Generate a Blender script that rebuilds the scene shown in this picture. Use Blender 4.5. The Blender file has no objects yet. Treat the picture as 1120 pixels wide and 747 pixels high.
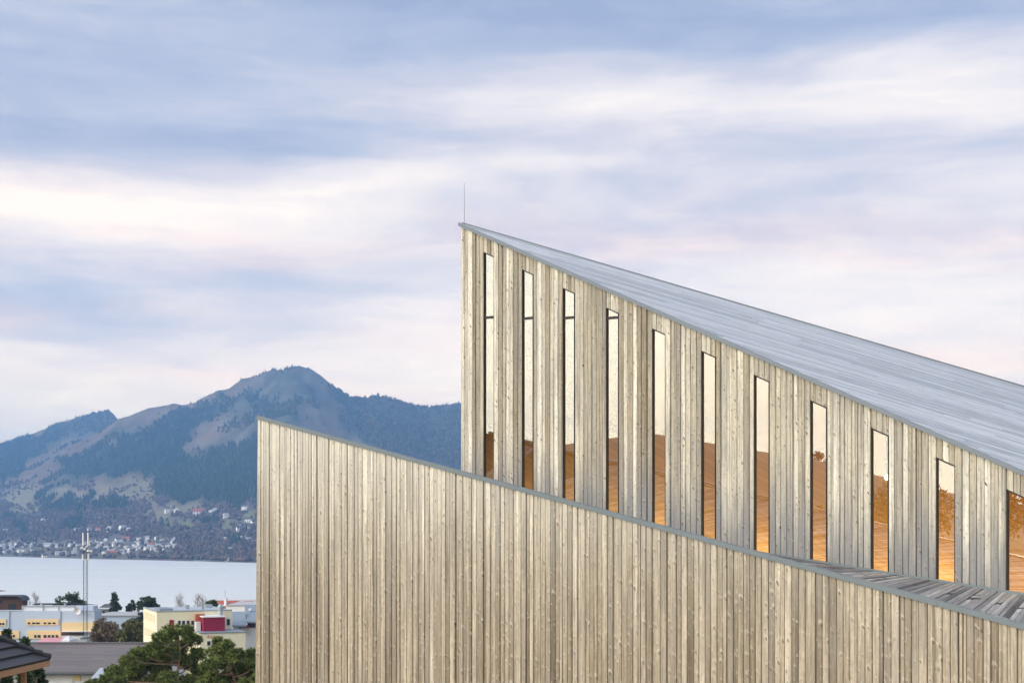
import bpy, math, random
import numpy as np
from mathutils import Vector, noise as mnoise

random.seed(11)
rng = np.random.default_rng(5)
rad = math.radians
scene = bpy.context.scene
col = scene.collection
F = 50.0 / 36.0 * 1120.0      # focal length in photo pixels
CZ = 35.0                     # eye height above the fjord
HY = 585.0                    # horizon row in the photo

# ------------------------------------------------------------------ camera
cd = bpy.data.cameras.new("camera")
cam = bpy.data.objects.new("camera", cd)
col.objects.link(cam)
cam.location = (0, 0, CZ)
cam.rotation_euler = (rad(90), 0, 0)
cd.lens = 50
cd.sensor_width = 36
cd.shift_y = (HY - 373.5) / 1120.0
cd.clip_start = 0.1
cd.clip_end = 30000
scene.camera = cam

# ------------------------------------------------------------------ light and exposure
SUN_EL = rad(20)
SUN_AZ = math.atan2(-0.90, -0.44)          # measured from +Y towards +X
SUN_DIR = Vector((math.sin(SUN_AZ) * math.cos(SUN_EL), math.cos(SUN_AZ) * math.cos(SUN_EL), math.sin(SUN_EL)))
sl = bpy.data.lights.new("sun", 'SUN')
sl.energy = 1.5
sl.angle = rad(14)
sl.color = (1.0, 0.90, 0.76)
sun = bpy.data.objects.new("sun", sl)
col.objects.link(sun)
sun.rotation_euler = SUN_DIR.to_track_quat('Z', 'Y').to_euler()
sun.location = (-40, -40, 120)

vs = scene.view_settings
vs.view_transform = 'Standard'
vs.look = 'None'
vs.exposure = 0.58
vs.gamma = 1
vs.use_curve_mapping = False
scene.cycles.use_denoising = True
scene.cycles.denoising_prefilter = 'ACCURATE'
scene.cycles.max_bounces = 8
scene.cycles.sample_clamp_indirect = 4.0
scene.cycles.volume_bounces = 0
scene.cycles.transparent_max_bounces = 8


class NT:
    """small helper for node trees"""
    def __init__(s, tree):
        s.t = tree
        s.n = tree.nodes
        s.l = tree.links

    def new(s, kind, **kw):
        nd = s.n.new(kind)
        for k, v in kw.items():
            setattr(nd, k, v)
        return nd

    def put(s, sock, val):
        if isinstance(val, bpy.types.NodeSocket):
            s.l.new(val, sock)
        elif val is not None:
            sock.default_value = val

    def m(s, op, a, b=None, c=None, clamp=False):
        nd = s.n.new('ShaderNodeMath')
        nd.operation = op
        nd.use_clamp = clamp
        s.put(nd.inputs[0], a)
        s.put(nd.inputs[1], b)
        s.put(nd.inputs[2], c)
        return nd.outputs[0]

    def vec(s, x, y, z):
        nd = s.n.new('ShaderNodeCombineXYZ')
        s.put(nd.inputs[0], x); s.put(nd.inputs[1], y); s.put(nd.inputs[2], z)
        return nd.outputs[0]

    def noise(s, v, scale, detail=3, rough=0.5, out='Fac'):
        nd = s.n.new('ShaderNodeTexNoise')
        s.put(nd.inputs['Vector'], v)
        nd.inputs['Scale'].default_value = scale
        nd.inputs['Detail'].default_value = detail
        nd.inputs['Roughness'].default_value = rough
        return nd.outputs[out]

    def ramp(s, fac, stops, interp='LINEAR'):
        nd = s.n.new('ShaderNodeValToRGB')
        cr = nd.color_ramp
        cr.interpolation = interp
        while len(cr.elements) < len(stops):
            cr.elements.new(0.5)
        for e, (p, c) in zip(cr.elements, stops):
            e.position = p
            e.color = (c[0], c[1], c[2], 1) if len(c) == 3 else c
        s.put(nd.inputs[0], fac)
        return nd.outputs[0]

    def mix(s, fac, a, b, mode='MIX'):
        nd = s.n.new('ShaderNodeMix')
        nd.data_type = 'RGBA'
        nd.blend_type = mode
        s.put(nd.inputs[0], fac)
        for sock, v in ((nd.inputs[6], a), (nd.inputs[7], b)):
            if isinstance(v, (tuple, list)):
                v = (v[0], v[1], v[2], 1)
            s.put(sock, v)
        return nd.outputs[2]

    def smooth(s, x, lo, hi):
        nd = s.n.new('ShaderNodeMapRange')
        nd.interpolation_type = 'SMOOTHSTEP'
        s.put(nd.inputs[0], x)
        nd.inputs[1].default_value = lo
        nd.inputs[2].default_value = hi
        return nd.outputs[0]


# ------------------------------------------------------------------ sky
world = bpy.data.worlds.new("World")
scene.world = world
world.use_nodes = True
nt = NT(world.node_tree)
nt.n.clear()
sky = nt.new('ShaderNodeTexSky', sky_type='NISHITA')
sky.sun_disc = False
sky.sun_elevation = SUN_EL
sky.sun_rotation = SUN_AZ
sky.air_density = 1.0
sky.dust_density = 2.0
tc = nt.new('ShaderNodeTexCoord')
sep = nt.new('ShaderNodeSeparateXYZ')
nt.l.new(tc.outputs['Generated'], sep.inputs[0])
dx, dy, dz = sep.outputs
az0 = nt.m('ARCTAN2', dx, dy)
el0 = nt.m('ARCSINE', dz)
wv = nt.vec(nt.m('MULTIPLY', az0, 3.2), nt.m('MULTIPLY', el0, 15.0), 3.3)
w1 = nt.m('SUBTRACT', nt.noise(wv, 1.0, 4, 0.55), 0.5)
wv2 = nt.vec(nt.m('MULTIPLY', az0, 2.6), nt.m('MULTIPLY', el0, 11.0), 9.1)
w2 = nt.m('SUBTRACT', nt.noise(wv2, 1.0, 3, 0.5), 0.5)
el = nt.m('MULTIPLY_ADD', w1, 0.050, el0)
az = nt.m('MULTIPLY_ADD', w2, 0.22, az0)
base = nt.ramp(nt.m('MULTIPLY', el, 1.0 / 1.57, None, True), [
    (0.0, (.97,) * 3), (.06, (.92,) * 3), (.085, (.80,) * 3), (.11, (.70,) * 3), (.15, (.64,) * 3),
    (.19, (.56,) * 3), (.23, (.42,) * 3), (.30, (.40,) * 3), (1.0, (.45,) * 3)])


def pix_dir(px, py):
    x, z = (px - 560) / F, (HY - py) / F
    return math.atan2(x, 1), math.atan2(z, math.hypot(1, x))


BLOBS = [  # cloud masses: where in the sky, half widths in photo pixels, weight (+ lit, - dark)
    (-40, 335, 330, 46, -.36), (330, 318, 170, 30, -.12), (120, 155, 280, 42, -.34), (340, 165, 140, 26, -.16),
    (-20, 60, 240, 45, -.18), (480, 15, 420, 30, -.16), (760, 35, 240, 34, -.14), (1060, 0, 220, 22, -.22), (150, 228, 260, 30, .30),
    (20, 232, 150, 26, .12), (390, 195, 170, 30, .30), (700, 105, 200, 32, .34), (520, 80, 90, 30, .10), (1060, 82, 130, 48, .34),
    (880, 60, 90, 30, .08), (580, 190, 120, 18, .10), (480, 250, 150, 26, -.10), (700, 255, 220, 30, -.16), (850, 190, 220, 40, -.06),
    (430, 372, 150, 26, .10), (1000, 300, 200, 40, .08), (210, 290, 120, 20, -.08), (620, 145, 150, 14, -.10)]
L = base
for (bx, by, rx, ry, wgt) in BLOBS:
    a0, e0 = pix_dir(bx, by)
    qa = nt.m('MULTIPLY', nt.m('SUBTRACT', az, a0), F / rx)
    qe = nt.m('MULTIPLY', nt.m('SUBTRACT', el, e0), F / ry)
    r2 = nt.m('ADD', nt.m('MULTIPLY', qa, qa), nt.m('MULTIPLY', qe, qe))
    g = nt.m('POWER', 2.718, nt.m('MULTIPLY', r2, -1.0))
    L = nt.m('MULTIPLY_ADD', g, wgt, L)
st = nt.noise(nt.vec(nt.m('MULTIPLY', az, 5.0), nt.m('MULTIPLY', el, 46.0), 1.7), 1.0, 5, 0.55)
st2 = nt.noise(nt.vec(nt.m('MULTIPLY', az, 9.0), nt.m('MULTIPLY', el, 30.0), 5.7), 1.0, 7, 0.62)
L = nt.m('MULTIPLY_ADD', nt.m('SUBTRACT', st, 0.5), 0.46, L)
L = nt.m('MULTIPLY_ADD', nt.m('SUBTRACT', st2, 0.5), 0.46, L)
st3 = nt.noise(nt.vec(nt.m('MULTIPLY', az, 15.0), nt.m('MULTIPLY', el, 75.0), 14.2), 1.0, 6, 0.6)
L = nt.m('MULTIPLY_ADD', nt.m('SUBTRACT', st3, 0.5), 0.34, L)
L = nt.m('MULTIPLY_ADD', L, 1.24, -.215)
cloud = nt.ramp(L, [(0.0, (.33, .40, .61)), (.28, (.44, .50, .68)), (.52, (.59, .605, .735)), (.74, (.76, .75, .82)),
                    (.90, (.86, .83, .86)), (1.0, (.94, .91, .90))])
# pink cast in patches of the cloud deck, cream close to the horizon
pk = nt.m('MULTIPLY', nt.smooth(nt.noise(nt.vec(nt.m('MULTIPLY', az, 4.0), nt.m('MULTIPLY', el, 22.0), 21.0), 1.0, 3), .45, .7),
          nt.m('SUBTRACT', 1.0, nt.smooth(el, .16, .30)))
cloud = nt.mix(nt.m('MULTIPLY', pk, .8), cloud, (1.14, .985, .93), 'MULTIPLY')
low = nt.m('SUBTRACT', 1.0, nt.smooth(el, .05, .17))
cloud = nt.mix(low, cloud, (1.07, 1.0, .90), 'MULTIPLY')
# the deck is lit through on the side of the low sun
dp = nt.new('ShaderNodeVectorMath', operation='DOT_PRODUCT')
nt.l.new(tc.outputs['Generated'], dp.inputs[0])
dp.inputs[1].default_value = SUN_DIR
glow = nt.smooth(dp.outputs['Value'], 0.05, 1.0)
cloud = nt.mix(glow, cloud, (1.50, 1.48, 1.32), 'ADD')
# the clouds low over the horizon are the brightest (they reach the eye through the most air)
gain = nt.ramp(el0, [(0.0, (1.0, .98, .62)), (.03, (1.0, .95, .50)), (.07, (1.0, .83, .36)), (.11, (.90, .66, .26)), (.20, (.50, .34, .10)), (.36, (.12, .08, .0)), (1.0, (0, 0, 0))])
cloud = nt.mix(1.0, cloud, nt.mix(1.0, (1, 1, 1), gain, 'ADD'), 'MULTIPLY')
cl10 = nt.mix(1.0, cloud, (7.9, 7.9, 7.9), 'MULTIPLY')
mixed = nt.mix(0.90, sky.outputs[0], cl10)
bg = nt.new('ShaderNodeBackground')
nt.l.new(mixed, bg.inputs[0])
bg.inputs[1].default_value = 0.1
wo = nt.new('ShaderNodeOutputWorld')
nt.l.new(bg.outputs[0], wo.inputs[0])


# ------------------------------------------------------------------ materials
def newmat(name):
    m = bpy.data.materials.new(name)
    m.use_nodes = True
    t = NT(m.node_tree)
    p = t.n['Principled BSDF']
    return m, t, p


def mat(name, c, rough=.75, var=.18, scale=2.0, stretch=(1, 1, 1), metal=0.0, spec=.4, bump=0.0):
    m, t, p = newmat(name)
    geo = t.new('ShaderNodeNewGeometry')
    mp = t.new('ShaderNodeMapping')
    mp.inputs['Scale'].default_value = stretch
    t.l.new(geo.outputs['Position'], mp.inputs[0])
    n = t.noise(mp.outputs[0], scale, 5, .6)
    f = t.m('MULTIPLY_ADD', n, 2 * var, 1 - var)
    t.l.new(t.mix(1.0, (c[0], c[1], c[2]), f, 'MULTIPLY'), p.inputs['Base Color'])
    p.inputs['Roughness'].default_value = rough
    p.inputs['Metallic'].default_value = metal
    p.inputs['Specular IOR Level'].default_value = spec
    if bump:
        b = t.new('ShaderNodeBump')
        b.inputs['Strength'].default_value = bump
        b.inputs['Distance'].default_value = .02
        t.l.new(n, b.inputs['Height'])
        t.l.new(b.outputs[0], p.inputs['Normal'])
    return m


def attr_mat(name, rough=.85, var=.25, scale=.6, attr='tone', spec=.2, transl=0.0):
    """base colour read from a per-point or per-face colour attribute (what grows or lies there)"""
    m, t, p = newmat(name)
    a = t.new('ShaderNodeAttribute', attribute_name=attr)
    geo = t.new('ShaderNodeNewGeometry')
    n = t.noise(geo.outputs['Position'], scale, 5, .6)
    f = t.m('MULTIPLY_ADD', n, 2 * var, 1 - var)
    t.l.new(t.mix(1.0, a.outputs['Color'], f, 'MULTIPLY'), p.inputs['Base Color'])
    p.inputs['Roughness'].default_value = rough
    p.inputs['Specular IOR Level'].default_value = spec
    return m


def timber(name, stops, grey, knots=1.0, grey_line=None, kd=4.6, flare=.5):
    """vertical weathered pine boards: UV in metres along and across, 'rnd' one number per board"""
    m, t, p = newmat(name)
    uv = t.new('ShaderNodeUVMap')
    s = t.new('ShaderNodeSeparateXYZ')
    t.l.new(uv.outputs[0], s.inputs[0])
    u, v = s.outputs[0], s.outputs[1]
    r = t.new('ShaderNodeAttribute', attribute_name='rnd').outputs['Fac']
    r100 = t.m('MULTIPLY', r, 173.0)
    c = t.ramp(r, stops)
    # long grain
    gr = t.noise(t.vec(t.m('MULTIPLY', u, 60.0), t.m('MULTIPLY', v, 1.5), r100), 1.0, 4, .65)
    c = t.mix(1.0, c, t.m('MULTIPLY_ADD', gr, 1.5, .28), 'MULTIPLY')
    # broad bleached and browned lengths of each board, and a finer mottle
    br = t.noise(t.vec(t.m('MULTIPLY', u, 3.0), t.m('MULTIPLY', v, .8), r100), 1.0, 4, .65)
    c = t.mix(1.0, c, t.m('MULTIPLY_ADD', br, .95, .56), 'MULTIPLY')
    mo = t.noise(t.vec(t.m('MULTIPLY', u, 26.0), t.m('MULTIPLY', v, 9.0), r100), 1.0, 3, .6)
    c = t.mix(1.0, c, t.m('MULTIPLY_ADD', mo, .76, .62), 'MULTIPLY')
    ws = t.noise(t.vec(t.m('MULTIPLY', u, 22.0), t.m('MULTIPLY', v, .22), t.m('ADD', r100, 31.0)), 1.0, 3, .6)
    c = t.mix(t.m('MULTIPLY', t.smooth(ws, .50, .66), .85), c, t.mix(1.0, c, (.48, .455, .44), 'MULTIPLY'))
    # silver weathering
    gw = t.noise(t.vec(t.m('MULTIPLY', u, 2.0), t.m('MULTIPLY', v, .30), t.m('ADD', r100, 7.0)), 1.0, 4, .6)
    gfac = t.m('MULTIPLY', t.smooth(gw, .42, .72), .75)
    sg = t.n.new('ShaderNodeAttribute')
    sg.attribute_name = 'up'
    if grey_line:       # splash line above the valley roof, higher on some boards than on others
        hgt = t.m('ADD', sg.outputs['Fac'], t.m('MULTIPLY_ADD', t.m('SUBTRACT', gw, .5), 2.6, t.m('MULTIPLY', t.m('SUBTRACT', r, .5), .7)))
        gfac = t.m('MAXIMUM', t.m('MULTIPLY', gfac, .6), t.m('SUBTRACT', 1.0, t.smooth(hgt, -.1, grey_line)))
    c = t.mix(gfac, c, t.mix(1.0, grey, t.m('MULTIPLY_ADD', gr, 1.0, .50), 'MULTIPLY'))
    if not grey_line:   # paler towards the top, browner lower down, uneven from board to board
        hgt = t.m('ADD', sg.outputs['Fac'], t.m('MULTIPLY_ADD', t.m('SUBTRACT', gw, .5), 6.0, t.m('MULTIPLY', t.m('SUBTRACT', r, .5), 2.0)))
        pale = t.m('SUBTRACT', 1.0, t.smooth(hgt, -.5, 4.2))
        c = t.mix(t.m('MULTIPLY', pale, .62), c, t.mix(1.0, (.79, .77, .70), t.m('MULTIPLY_ADD', gr, .5, .75), 'MULTIPLY'))
        c = t.mix(t.m('MULTIPLY', t.smooth(hgt, 1.6, 6.4), .80), c, t.mix(1.0, c, (.60, .525, .45), 'MULTIPLY'))
    # knots, each with a pale flare on one side
    vo = t.new('ShaderNodeTexVoronoi')
    vo.voronoi_dimensions = '2D'
    vo.inputs['Scale'].default_value = 1.0
    kx = t.m('ADD', t.m('MULTIPLY', u, 8.0), t.m('MULTIPLY', r, 913.0))
    ky = t.m('ADD', t.m('MULTIPLY', v, kd), t.m('MULTIPLY', r, 377.0))
    kx = t.m('MULTIPLY_ADD', t.m('SUBTRACT', mo, .5), .34, kx)
    ky = t.m('ADD', ky, t.m('ADD', t.m('MULTIPLY', u, kd * .9), t.m('MULTIPLY', gr, .12)))
    kv = t.vec(kx, ky, 0.0)
    t.l.new(kv, vo.inputs['Vector'])
    sc = t.new('ShaderNodeSeparateColor')
    t.l.new(vo.outputs['Color'], sc.inputs[0])
    has = t.m('MULTIPLY', t.m('GREATER_THAN', sc.outputs[0], .22), t.m('MULTIPLY', t.m('MULTIPLY_ADD', sc.outputs[2], .9, .1), t.m('MULTIPLY_ADD', t.m('FRACT', t.m('MULTIPLY', r, 57.0)), .8, .45, True)))
    size = t.m('MULTIPLY_ADD', t.m('POWER', sc.outputs[1], 1.6), .15, .06)
    d = t.m('DIVIDE', vo.outputs['Distance'], size)
    sp = t.new('ShaderNodeSeparateXYZ')
    dv = t.new('ShaderNodeVectorMath', operation='SUBTRACT')
    t.l.new(kv, dv.inputs[0]); t.l.new(vo.outputs['Position'], dv.inputs[1])
    t.l.new(dv.outputs[0], sp.inputs[0])
    side = t.smooth(t.m('DIVIDE', t.m('ADD', sp.outputs[1], t.m('MULTIPLY', sp.outputs[0], -.5)), size), -.6, 1.0)
    halo = t.m('MULTIPLY', t.m('MULTIPLY', has, side), t.m('SUBTRACT', 1.0, t.smooth(d, 1.1, 3.4)))
    knot = t.m('MULTIPLY', has, t.m('SUBTRACT', 1.0, t.smooth(d, .55, 1.45)))
    c = t.mix(t.m('MULTIPLY', halo, flare), c, (.70, .65, .55))
    c = t.mix(t.m('MULTIPLY', knot, 1.0 * knots), c, (.075, .052, .036))
    # fine checks
    ck = t.noise(t.vec(t.m('MULTIPLY', u, 150.0), t.m('MULTIPLY', v, 2.2), r100), 1.0, 2, .5)
    c = t.mix(t.m('MULTIPLY', t.smooth(ck, .62, .76), .5), c, (.12, .09, .06))
    t.l.new(c, p.inputs['Base Color'])
    p.inputs['Roughness'].default_value = .72
    p.inputs['Specular IOR Level'].default_value = .25
    b = t.new('ShaderNodeBump')
    b.inputs['Strength'].default_value = .35
    b.inputs['Distance'].default_value = .006
    t.l.new(t.m('SUBTRACT', gr, t.m('MULTIPLY', knot, .8)), b.inputs['Height'])
    t.l.new(b.outputs[0], p.inputs['Normal'])
    return m


def deck(name, c_lo, c_hi, width, streak=.5, gap=.10, along=.35):
    """roof boards laid side by side: u across the boards in metres, v along them"""
    m, t, p = newmat(name)
    uv = t.new('ShaderNodeUVMap')
    s = t.new('ShaderNodeSeparateXYZ')
    t.l.new(uv.outputs[0], s.inputs[0])
    q = t.m('DIVIDE', s.outputs[0], width)
    idx = t.m('FLOOR', q)
    fr = t.m('FRACT', q)
    wn0 = t.new('ShaderNodeTexWhiteNoise', noise_dimensions='1D')
    t.l.new(idx, wn0.inputs['W'])
    seg = t.m('FLOOR', t.m('ADD', t.m('DIVIDE', s.outputs[1], 4.2), t.m('MULTIPLY', wn0.outputs['Value'], 7.0)))
    wn = t.new('ShaderNodeTexWhiteNoise', noise_dimensions='2D')
    t.l.new(t.vec(idx, seg, 0.0), wn.inputs['Vector'])
    n = t.noise(t.vec(t.m('MULTIPLY', s.outputs[0], 9.0), t.m('MULTIPLY', s.outputs[1], along), idx), 1.0, 4, .6)
    f = t.m('ADD', t.m('MULTIPLY', wn.outputs['Value'], 1 - streak), t.m('MULTIPLY', n, streak))
    c = t.mix(f, c_lo, c_hi)
    edge = t.m('LESS_THAN', fr, gap)
    c = t.mix(t.m('MULTIPLY', edge, .7), c, (.06, .06, .06))
    t.l.new(c, p.inputs['Base Color'])
    p.inputs['Roughness'].default_value = .45
    p.inputs['Specular IOR Level'].default_value = .5
    return m


M = {}
M['wall_low'] = timber('silvered_pine_lower', [(0, (.215, .178, .130)), (.15, (.33, .285, .22)), (.4, (.46, .415, .335)), (.65, (.535, .492, .405)), (.85, (.63, .59, .505)), (1, (.72, .69, .61))], (.43, .42, .395), .8, None, 5.6, .62)
M['wall_up'] = timber('silvered_pine_upper', [(0, (.265, .225, .165)), (.2, (.39, .35, .27)), (.6, (.52, .48, .39)), (.85, (.60, .565, .47)), (1, (.69, .66, .575))], (.225, .228, .235), 1.0, 1.9, 7.4, .30)
M['backing'] = mat('dark_backing', (.06, .05, .04), .9)
M['zinc'] = mat('zinc_grey_metal', (.165, .20, .225), .45, .10, 1.5, metal=.35)
M['zinc_dark'] = mat('grey_eave_metal', (.16, .19, .225), .5, .10, 1.5, metal=.3)
M['roof_up'] = deck('weathered_roof_boards', (.17, .195, .225), (.80, .825, .86), .11, .62, .18, 2.2)
M['roof_low'] = timber('old_grey_roof_boards', [(0, (.08, .083, .092)), (.2, (.16, .165, .18)), (.5, (.31, .32, .34)), (.8, (.47, .48, .50)), (1, (.62, .63, .65))], (.37, .385, .41), .5, None, 3.0, .1)
M['black'] = mat('black_frame', (.012, .012, .012), .5, .1)
M['pine_in'] = deck('orange_pine_lining', (.48, .285, .075), (.68, .44, .14), .12, .5, .05, .8)
M['floor_in'] = mat('pine_floor', (.45, .24, .10), .5)


def glass_mat():
    m, t, p = newmat('coated_window_glass')
    t.n.remove(p)
    tr = t.new('ShaderNodeBsdfTransparent')
    tr.inputs[0].default_value = (.86, .88, .84, 1)
    gl = t.new('ShaderNodeBsdfGlossy')
    gl.inputs['Roughness'].default_value = 0.0
    gl.inputs['Color'].default_value = (.90, .95, .93, 1)
    lw = t.new('ShaderNodeFresnel')
    lw.inputs['IOR'].default_value = 1.5
    f = t.m('MULTIPLY_ADD', lw.outputs[0], 1.5, .38, True)
    mx = t.new('ShaderNodeMixShader')
    t.l.new(f, mx.inputs[0])
    t.l.new(tr.outputs[0], mx.inputs[1])
    t.l.new(gl.outputs[0], mx.inputs[2])
    t.l.new(mx.outputs[0], t.n['Material Output'].inputs[0])
    return m


M['glass'] = glass_mat()


# ------------------------------------------------------------------ mesh helpers
WORLD = {}


class MB:
    def __init__(s):
        s.v, s.f, s.m, s.uv, s.r, s.up, s.tone = [], [], [], [], [], [], []

    def poly(s, pts, mi=0, uv=None, r=0.0, up=None, tone=None):
        i = len(s.v)
        s.v += [tuple(p) for p in pts]
        n = len(pts)
        s.f.append(tuple(range(i, i + n)))
        s.m.append(mi)
        s.uv.append(uv if uv is not None else [(0, 0)] * n)
        s.r.append(r)
        s.up += (up if up is not None else [5.0] * n)
        s.tone.append(tone or (.5, .5, .5))

    def hexa(s, b, t, mi=0, tone=None):
        """b, t: four bottom and four top corners, same winding"""
        s.poly(list(reversed(b)), mi, tone=tone)
        s.poly(t, mi, tone=tone)
        for k in range(4):
            j = (k + 1) % 4
            s.poly([b[k], b[j], t[j], t[k]], mi, tone=tone)

    def box(s, a, b, mi=0, tone=None):
        x0, y0, z0 = (min(a[i], b[i]) for i in range(3))
        x1, y1, z1 = (max(a[i], b[i]) for i in range(3))
        s.hexa([(x0, y0, z0), (x1, y0, z0), (x1, y1, z0), (x0, y1, z0)],
               [(x0, y0, z1), (x1, y0, z1), (x1, y1, z1), (x0, y1, z1)], mi, tone)

    def tube(s, path, radii, n=6, mi=0, tone=None):
        rings = []
        P = [Vector(p) for p in path]
        for k, p in enumerate(P):
            d = (P[min(k + 1, len(P) - 1)] - P[max(k - 1, 0)])
            d = d.normalized() if d.length > 1e-9 else Vector((0, 0, 1))
            a = d.orthogonal().normalized() if abs(d.z) > .99 else d.cross(Vector((0, 0, 1))).normalized()
            b = d.cross(a)
            rings.append([p + (a * math.cos(6.2832 * q / n) + b * math.sin(6.2832 * q / n)) * radii[k] for q in range(n)])
        for k in range(len(P) - 1):
            for q in range(n):
                j = (q + 1) % n
                s.poly([rings[k][q], rings[k][j], rings[k + 1][j], rings[k + 1][q]], mi, tone=tone)
        s.poly(list(reversed(rings[0])), mi, tone=tone)
        s.poly(rings[-1], mi, tone=tone)

    def build(s, name, mats, parent=None, origin=None, smooth=False):
        if parent is not None:
            o3 = WORLD[parent.name]
        else:
            o3 = Vector(origin) if origin is not None else Vector((0, 0, 0))
        me = bpy.data.meshes.new(name)
        arr = np.array(s.v, dtype=float) - np.array(o3)
        me.from_pydata(arr.tolist(), [], s.f)
        for m in mats:
            me.materials.append(m)
        me.polygons.foreach_set('material_index', s.m)
        uvl = me.uv_layers.new(name='UVMap')
        flat = [c for f in s.uv for p in f for c in p]
        uvl.data.foreach_set('uv', flat)
        a = me.attributes.new('rnd', 'FLOAT', 'FACE')
        a.data.foreach_set('value', s.r)
        a = me.attributes.new('up', 'FLOAT', 'POINT')
        a.data.foreach_set('value', s.up)
        a = me.attributes.new('tone', 'FLOAT_COLOR', 'FACE')
        a.data.foreach_set('color', [c for q in s.tone for c in (q[0], q[1], q[2], 1.0)])
        if smooth:
            me.polygons.foreach_set('use_smooth', [True] * len(s.f))
        me.update()
        o = bpy.data.objects.new(name, me)
        col.objects.link(o)
        if parent is not None:
            o.parent = parent
            WORLD[o.name] = o3
        else:
            o.location = o3
            WORLD[o.name] = o3.copy()
        return o


def tag(o, label=None, cat=None, group=None, kind=None):
    if label: o['label'] = label
    if cat: o['category'] = cat
    if group: o['group'] = group
    if kind: o['kind'] = kind
    return o


def thing(name, label, cat, loc, group=None):
    o = bpy.data.objects.new(name, None)
    o.empty_display_size = .3
    col.objects.link(o)
    o.location = loc
    WORLD[o.name] = Vector(loc)
    return tag(o, label, cat, group)


def P(px, py, Y):
    return Vector(((px - 560) / F * Y, Y, CZ + (HY - py) / F * Y))


def pxbox(mb, x0, y0, x1, y1, Y, d, mi=0):
    a, b = P(x0, y1, Y), P(x1, y0, Y)
    mb.box((a.x, Y, a.z), (b.x, Y + d, b.z), mi)


def lin(pts):
    (a, b), (c, d) = pts
    k = (d - b) / (c - a)
    return lambda s: b + k * (s - a)


def interp(xs, ys):
    return lambda x: float(np.interp(x, xs, ys))


# ------------------------------------------------------------------ ground on this side of the water
gy = interp([-600, -200, 0, 6, 20, 30, 40, 60, 90, 120, 180, 260, 330, 500, 620, 700, 900],
            [60, 42, 33.3, 33.0, 30.9, 29.9, 27.5, 24.6, 21.8, 20.2, 17.2, 14.6, 13.0, 6.0, .6, -3, -5])


crest = interp([-330, -200, -117, -88, -71, -45, -24, -5, 14, 37, 58, 67, 78, 120, 260, 420],
               [42, 43, 44, 49, 54, 62, 65.5, 68.7, 72, 70, 66.8, 59.0, 55.5, 51, 45, 30])


def ground_z(x, y):
    z = gy(y)
    if x < -150:
        z += max(0, crest(y) - z) * math.exp(-((x + 500) / 130) ** 2)
    if abs(x) > 60 or y < -30 or y > 70:
        z += 1.2 * mnoise.noise(Vector((x * .012, y * .012, 3)))
    return z


def sheet(name, xs, ys, zf, m):
    v = [(x, y, zf(x, y)) for y in ys for x in xs]
    n = len(xs)
    f = [(j * n + i, j * n + i + 1, (j + 1) * n + i + 1, (j + 1) * n + i) for j in range(len(ys) - 1) for i in range(n - 1)]
    me = bpy.data.meshes.new(name)
    me.from_pydata(v, [], f)
    me.materials.append(m)
    me.polygons.foreach_set('use_smooth', [True] * len(f))
    o = bpy.data.objects.new(name, me)
    col.objects.link(o)
    return o


def ground_mat():
    m, t, p = newmat('winter_grass_and_paving')
    g = t.new('ShaderNodeNewGeometry')
    n1 = t.noise(g.outputs['Position'], .03, 4)
    n2 = t.noise(g.outputs['Position'], 1.5, 5, .7)
    c = t.mix(t.smooth(n1, .45, .55), (.075, .085, .035), (.13, .115, .07))
    sx = t.new('ShaderNodeSeparateXYZ')
    t.l.new(g.outputs['Position'], sx.inputs[0])
    heath = t.m('SUBTRACT', 1.0, t.smooth(t.m('MULTIPLY_ADD', n1, 60.0, sx.outputs[0]), -260, -200))
    c = t.mix(heath, c, t.mix(t.smooth(n1, .4, .65), (.20, .105, .045), (.14, .085, .04)))
    c = t.mix(1.0, c, t.m('MULTIPLY_ADD', n2, .9, .55), 'MULTIPLY')
    t.l.new(c, p.inputs['Base Color'])
    p.inputs['Roughness'].default_value = .9
    return m


xs = list(np.concatenate([np.arange(-1500, -200, 25), np.arange(-200, 200, 5), np.arange(200, 1501, 50)]))
ys = list(np.concatenate([np.arange(-600, -130, 20), np.arange(-130, -20, 8), np.arange(-20, 130, 3), np.arange(130, 901, 15)]))
tag(sheet('ground', xs, ys, ground_z, ground_mat()), kind='structure')


def water_mat():
    m, t, p = newmat('calm_grey_fjord')
    g = t.new('ShaderNodeNewGeometry')
    mp = t.new('ShaderNodeMapping')
    mp.inputs['Scale'].default_value = (.010, .05, 1)
    t.l.new(g.outputs['Position'], mp.inputs[0])
    n = t.noise(mp.outputs[0], 1.0, 4, .6)
    t.n.remove(p)
    gl = t.new('ShaderNodeBsdfGlossy')
    gl.inputs['Color'].default_value = (.98, .975, .94, 1)
    t.l.new(t.m('MULTIPLY_ADD', n, .10, .36), gl.inputs['Roughness'])
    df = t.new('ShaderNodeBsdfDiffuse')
    df.inputs['Color'].default_value = (.70, .72, .68, 1)  # pale colour mixed in to paint the bright sky glare on the fjord
    mx = t.new('ShaderNodeMixShader')
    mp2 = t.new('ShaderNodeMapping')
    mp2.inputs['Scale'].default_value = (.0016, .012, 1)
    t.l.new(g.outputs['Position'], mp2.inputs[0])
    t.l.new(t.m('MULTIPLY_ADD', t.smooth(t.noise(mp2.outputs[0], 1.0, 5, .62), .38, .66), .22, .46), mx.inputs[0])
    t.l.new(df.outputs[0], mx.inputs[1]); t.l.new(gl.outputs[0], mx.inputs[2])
    t.l.new(mx.outputs[0], t.n['Material Output'].inputs[0])
    return m


tag(sheet('water', [-6000, -2000, 0, 2000, 6000], [-1800, 400, 1500, 3000, 7000], lambda x, y: 0.0, water_mat()), kind='structure')

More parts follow.
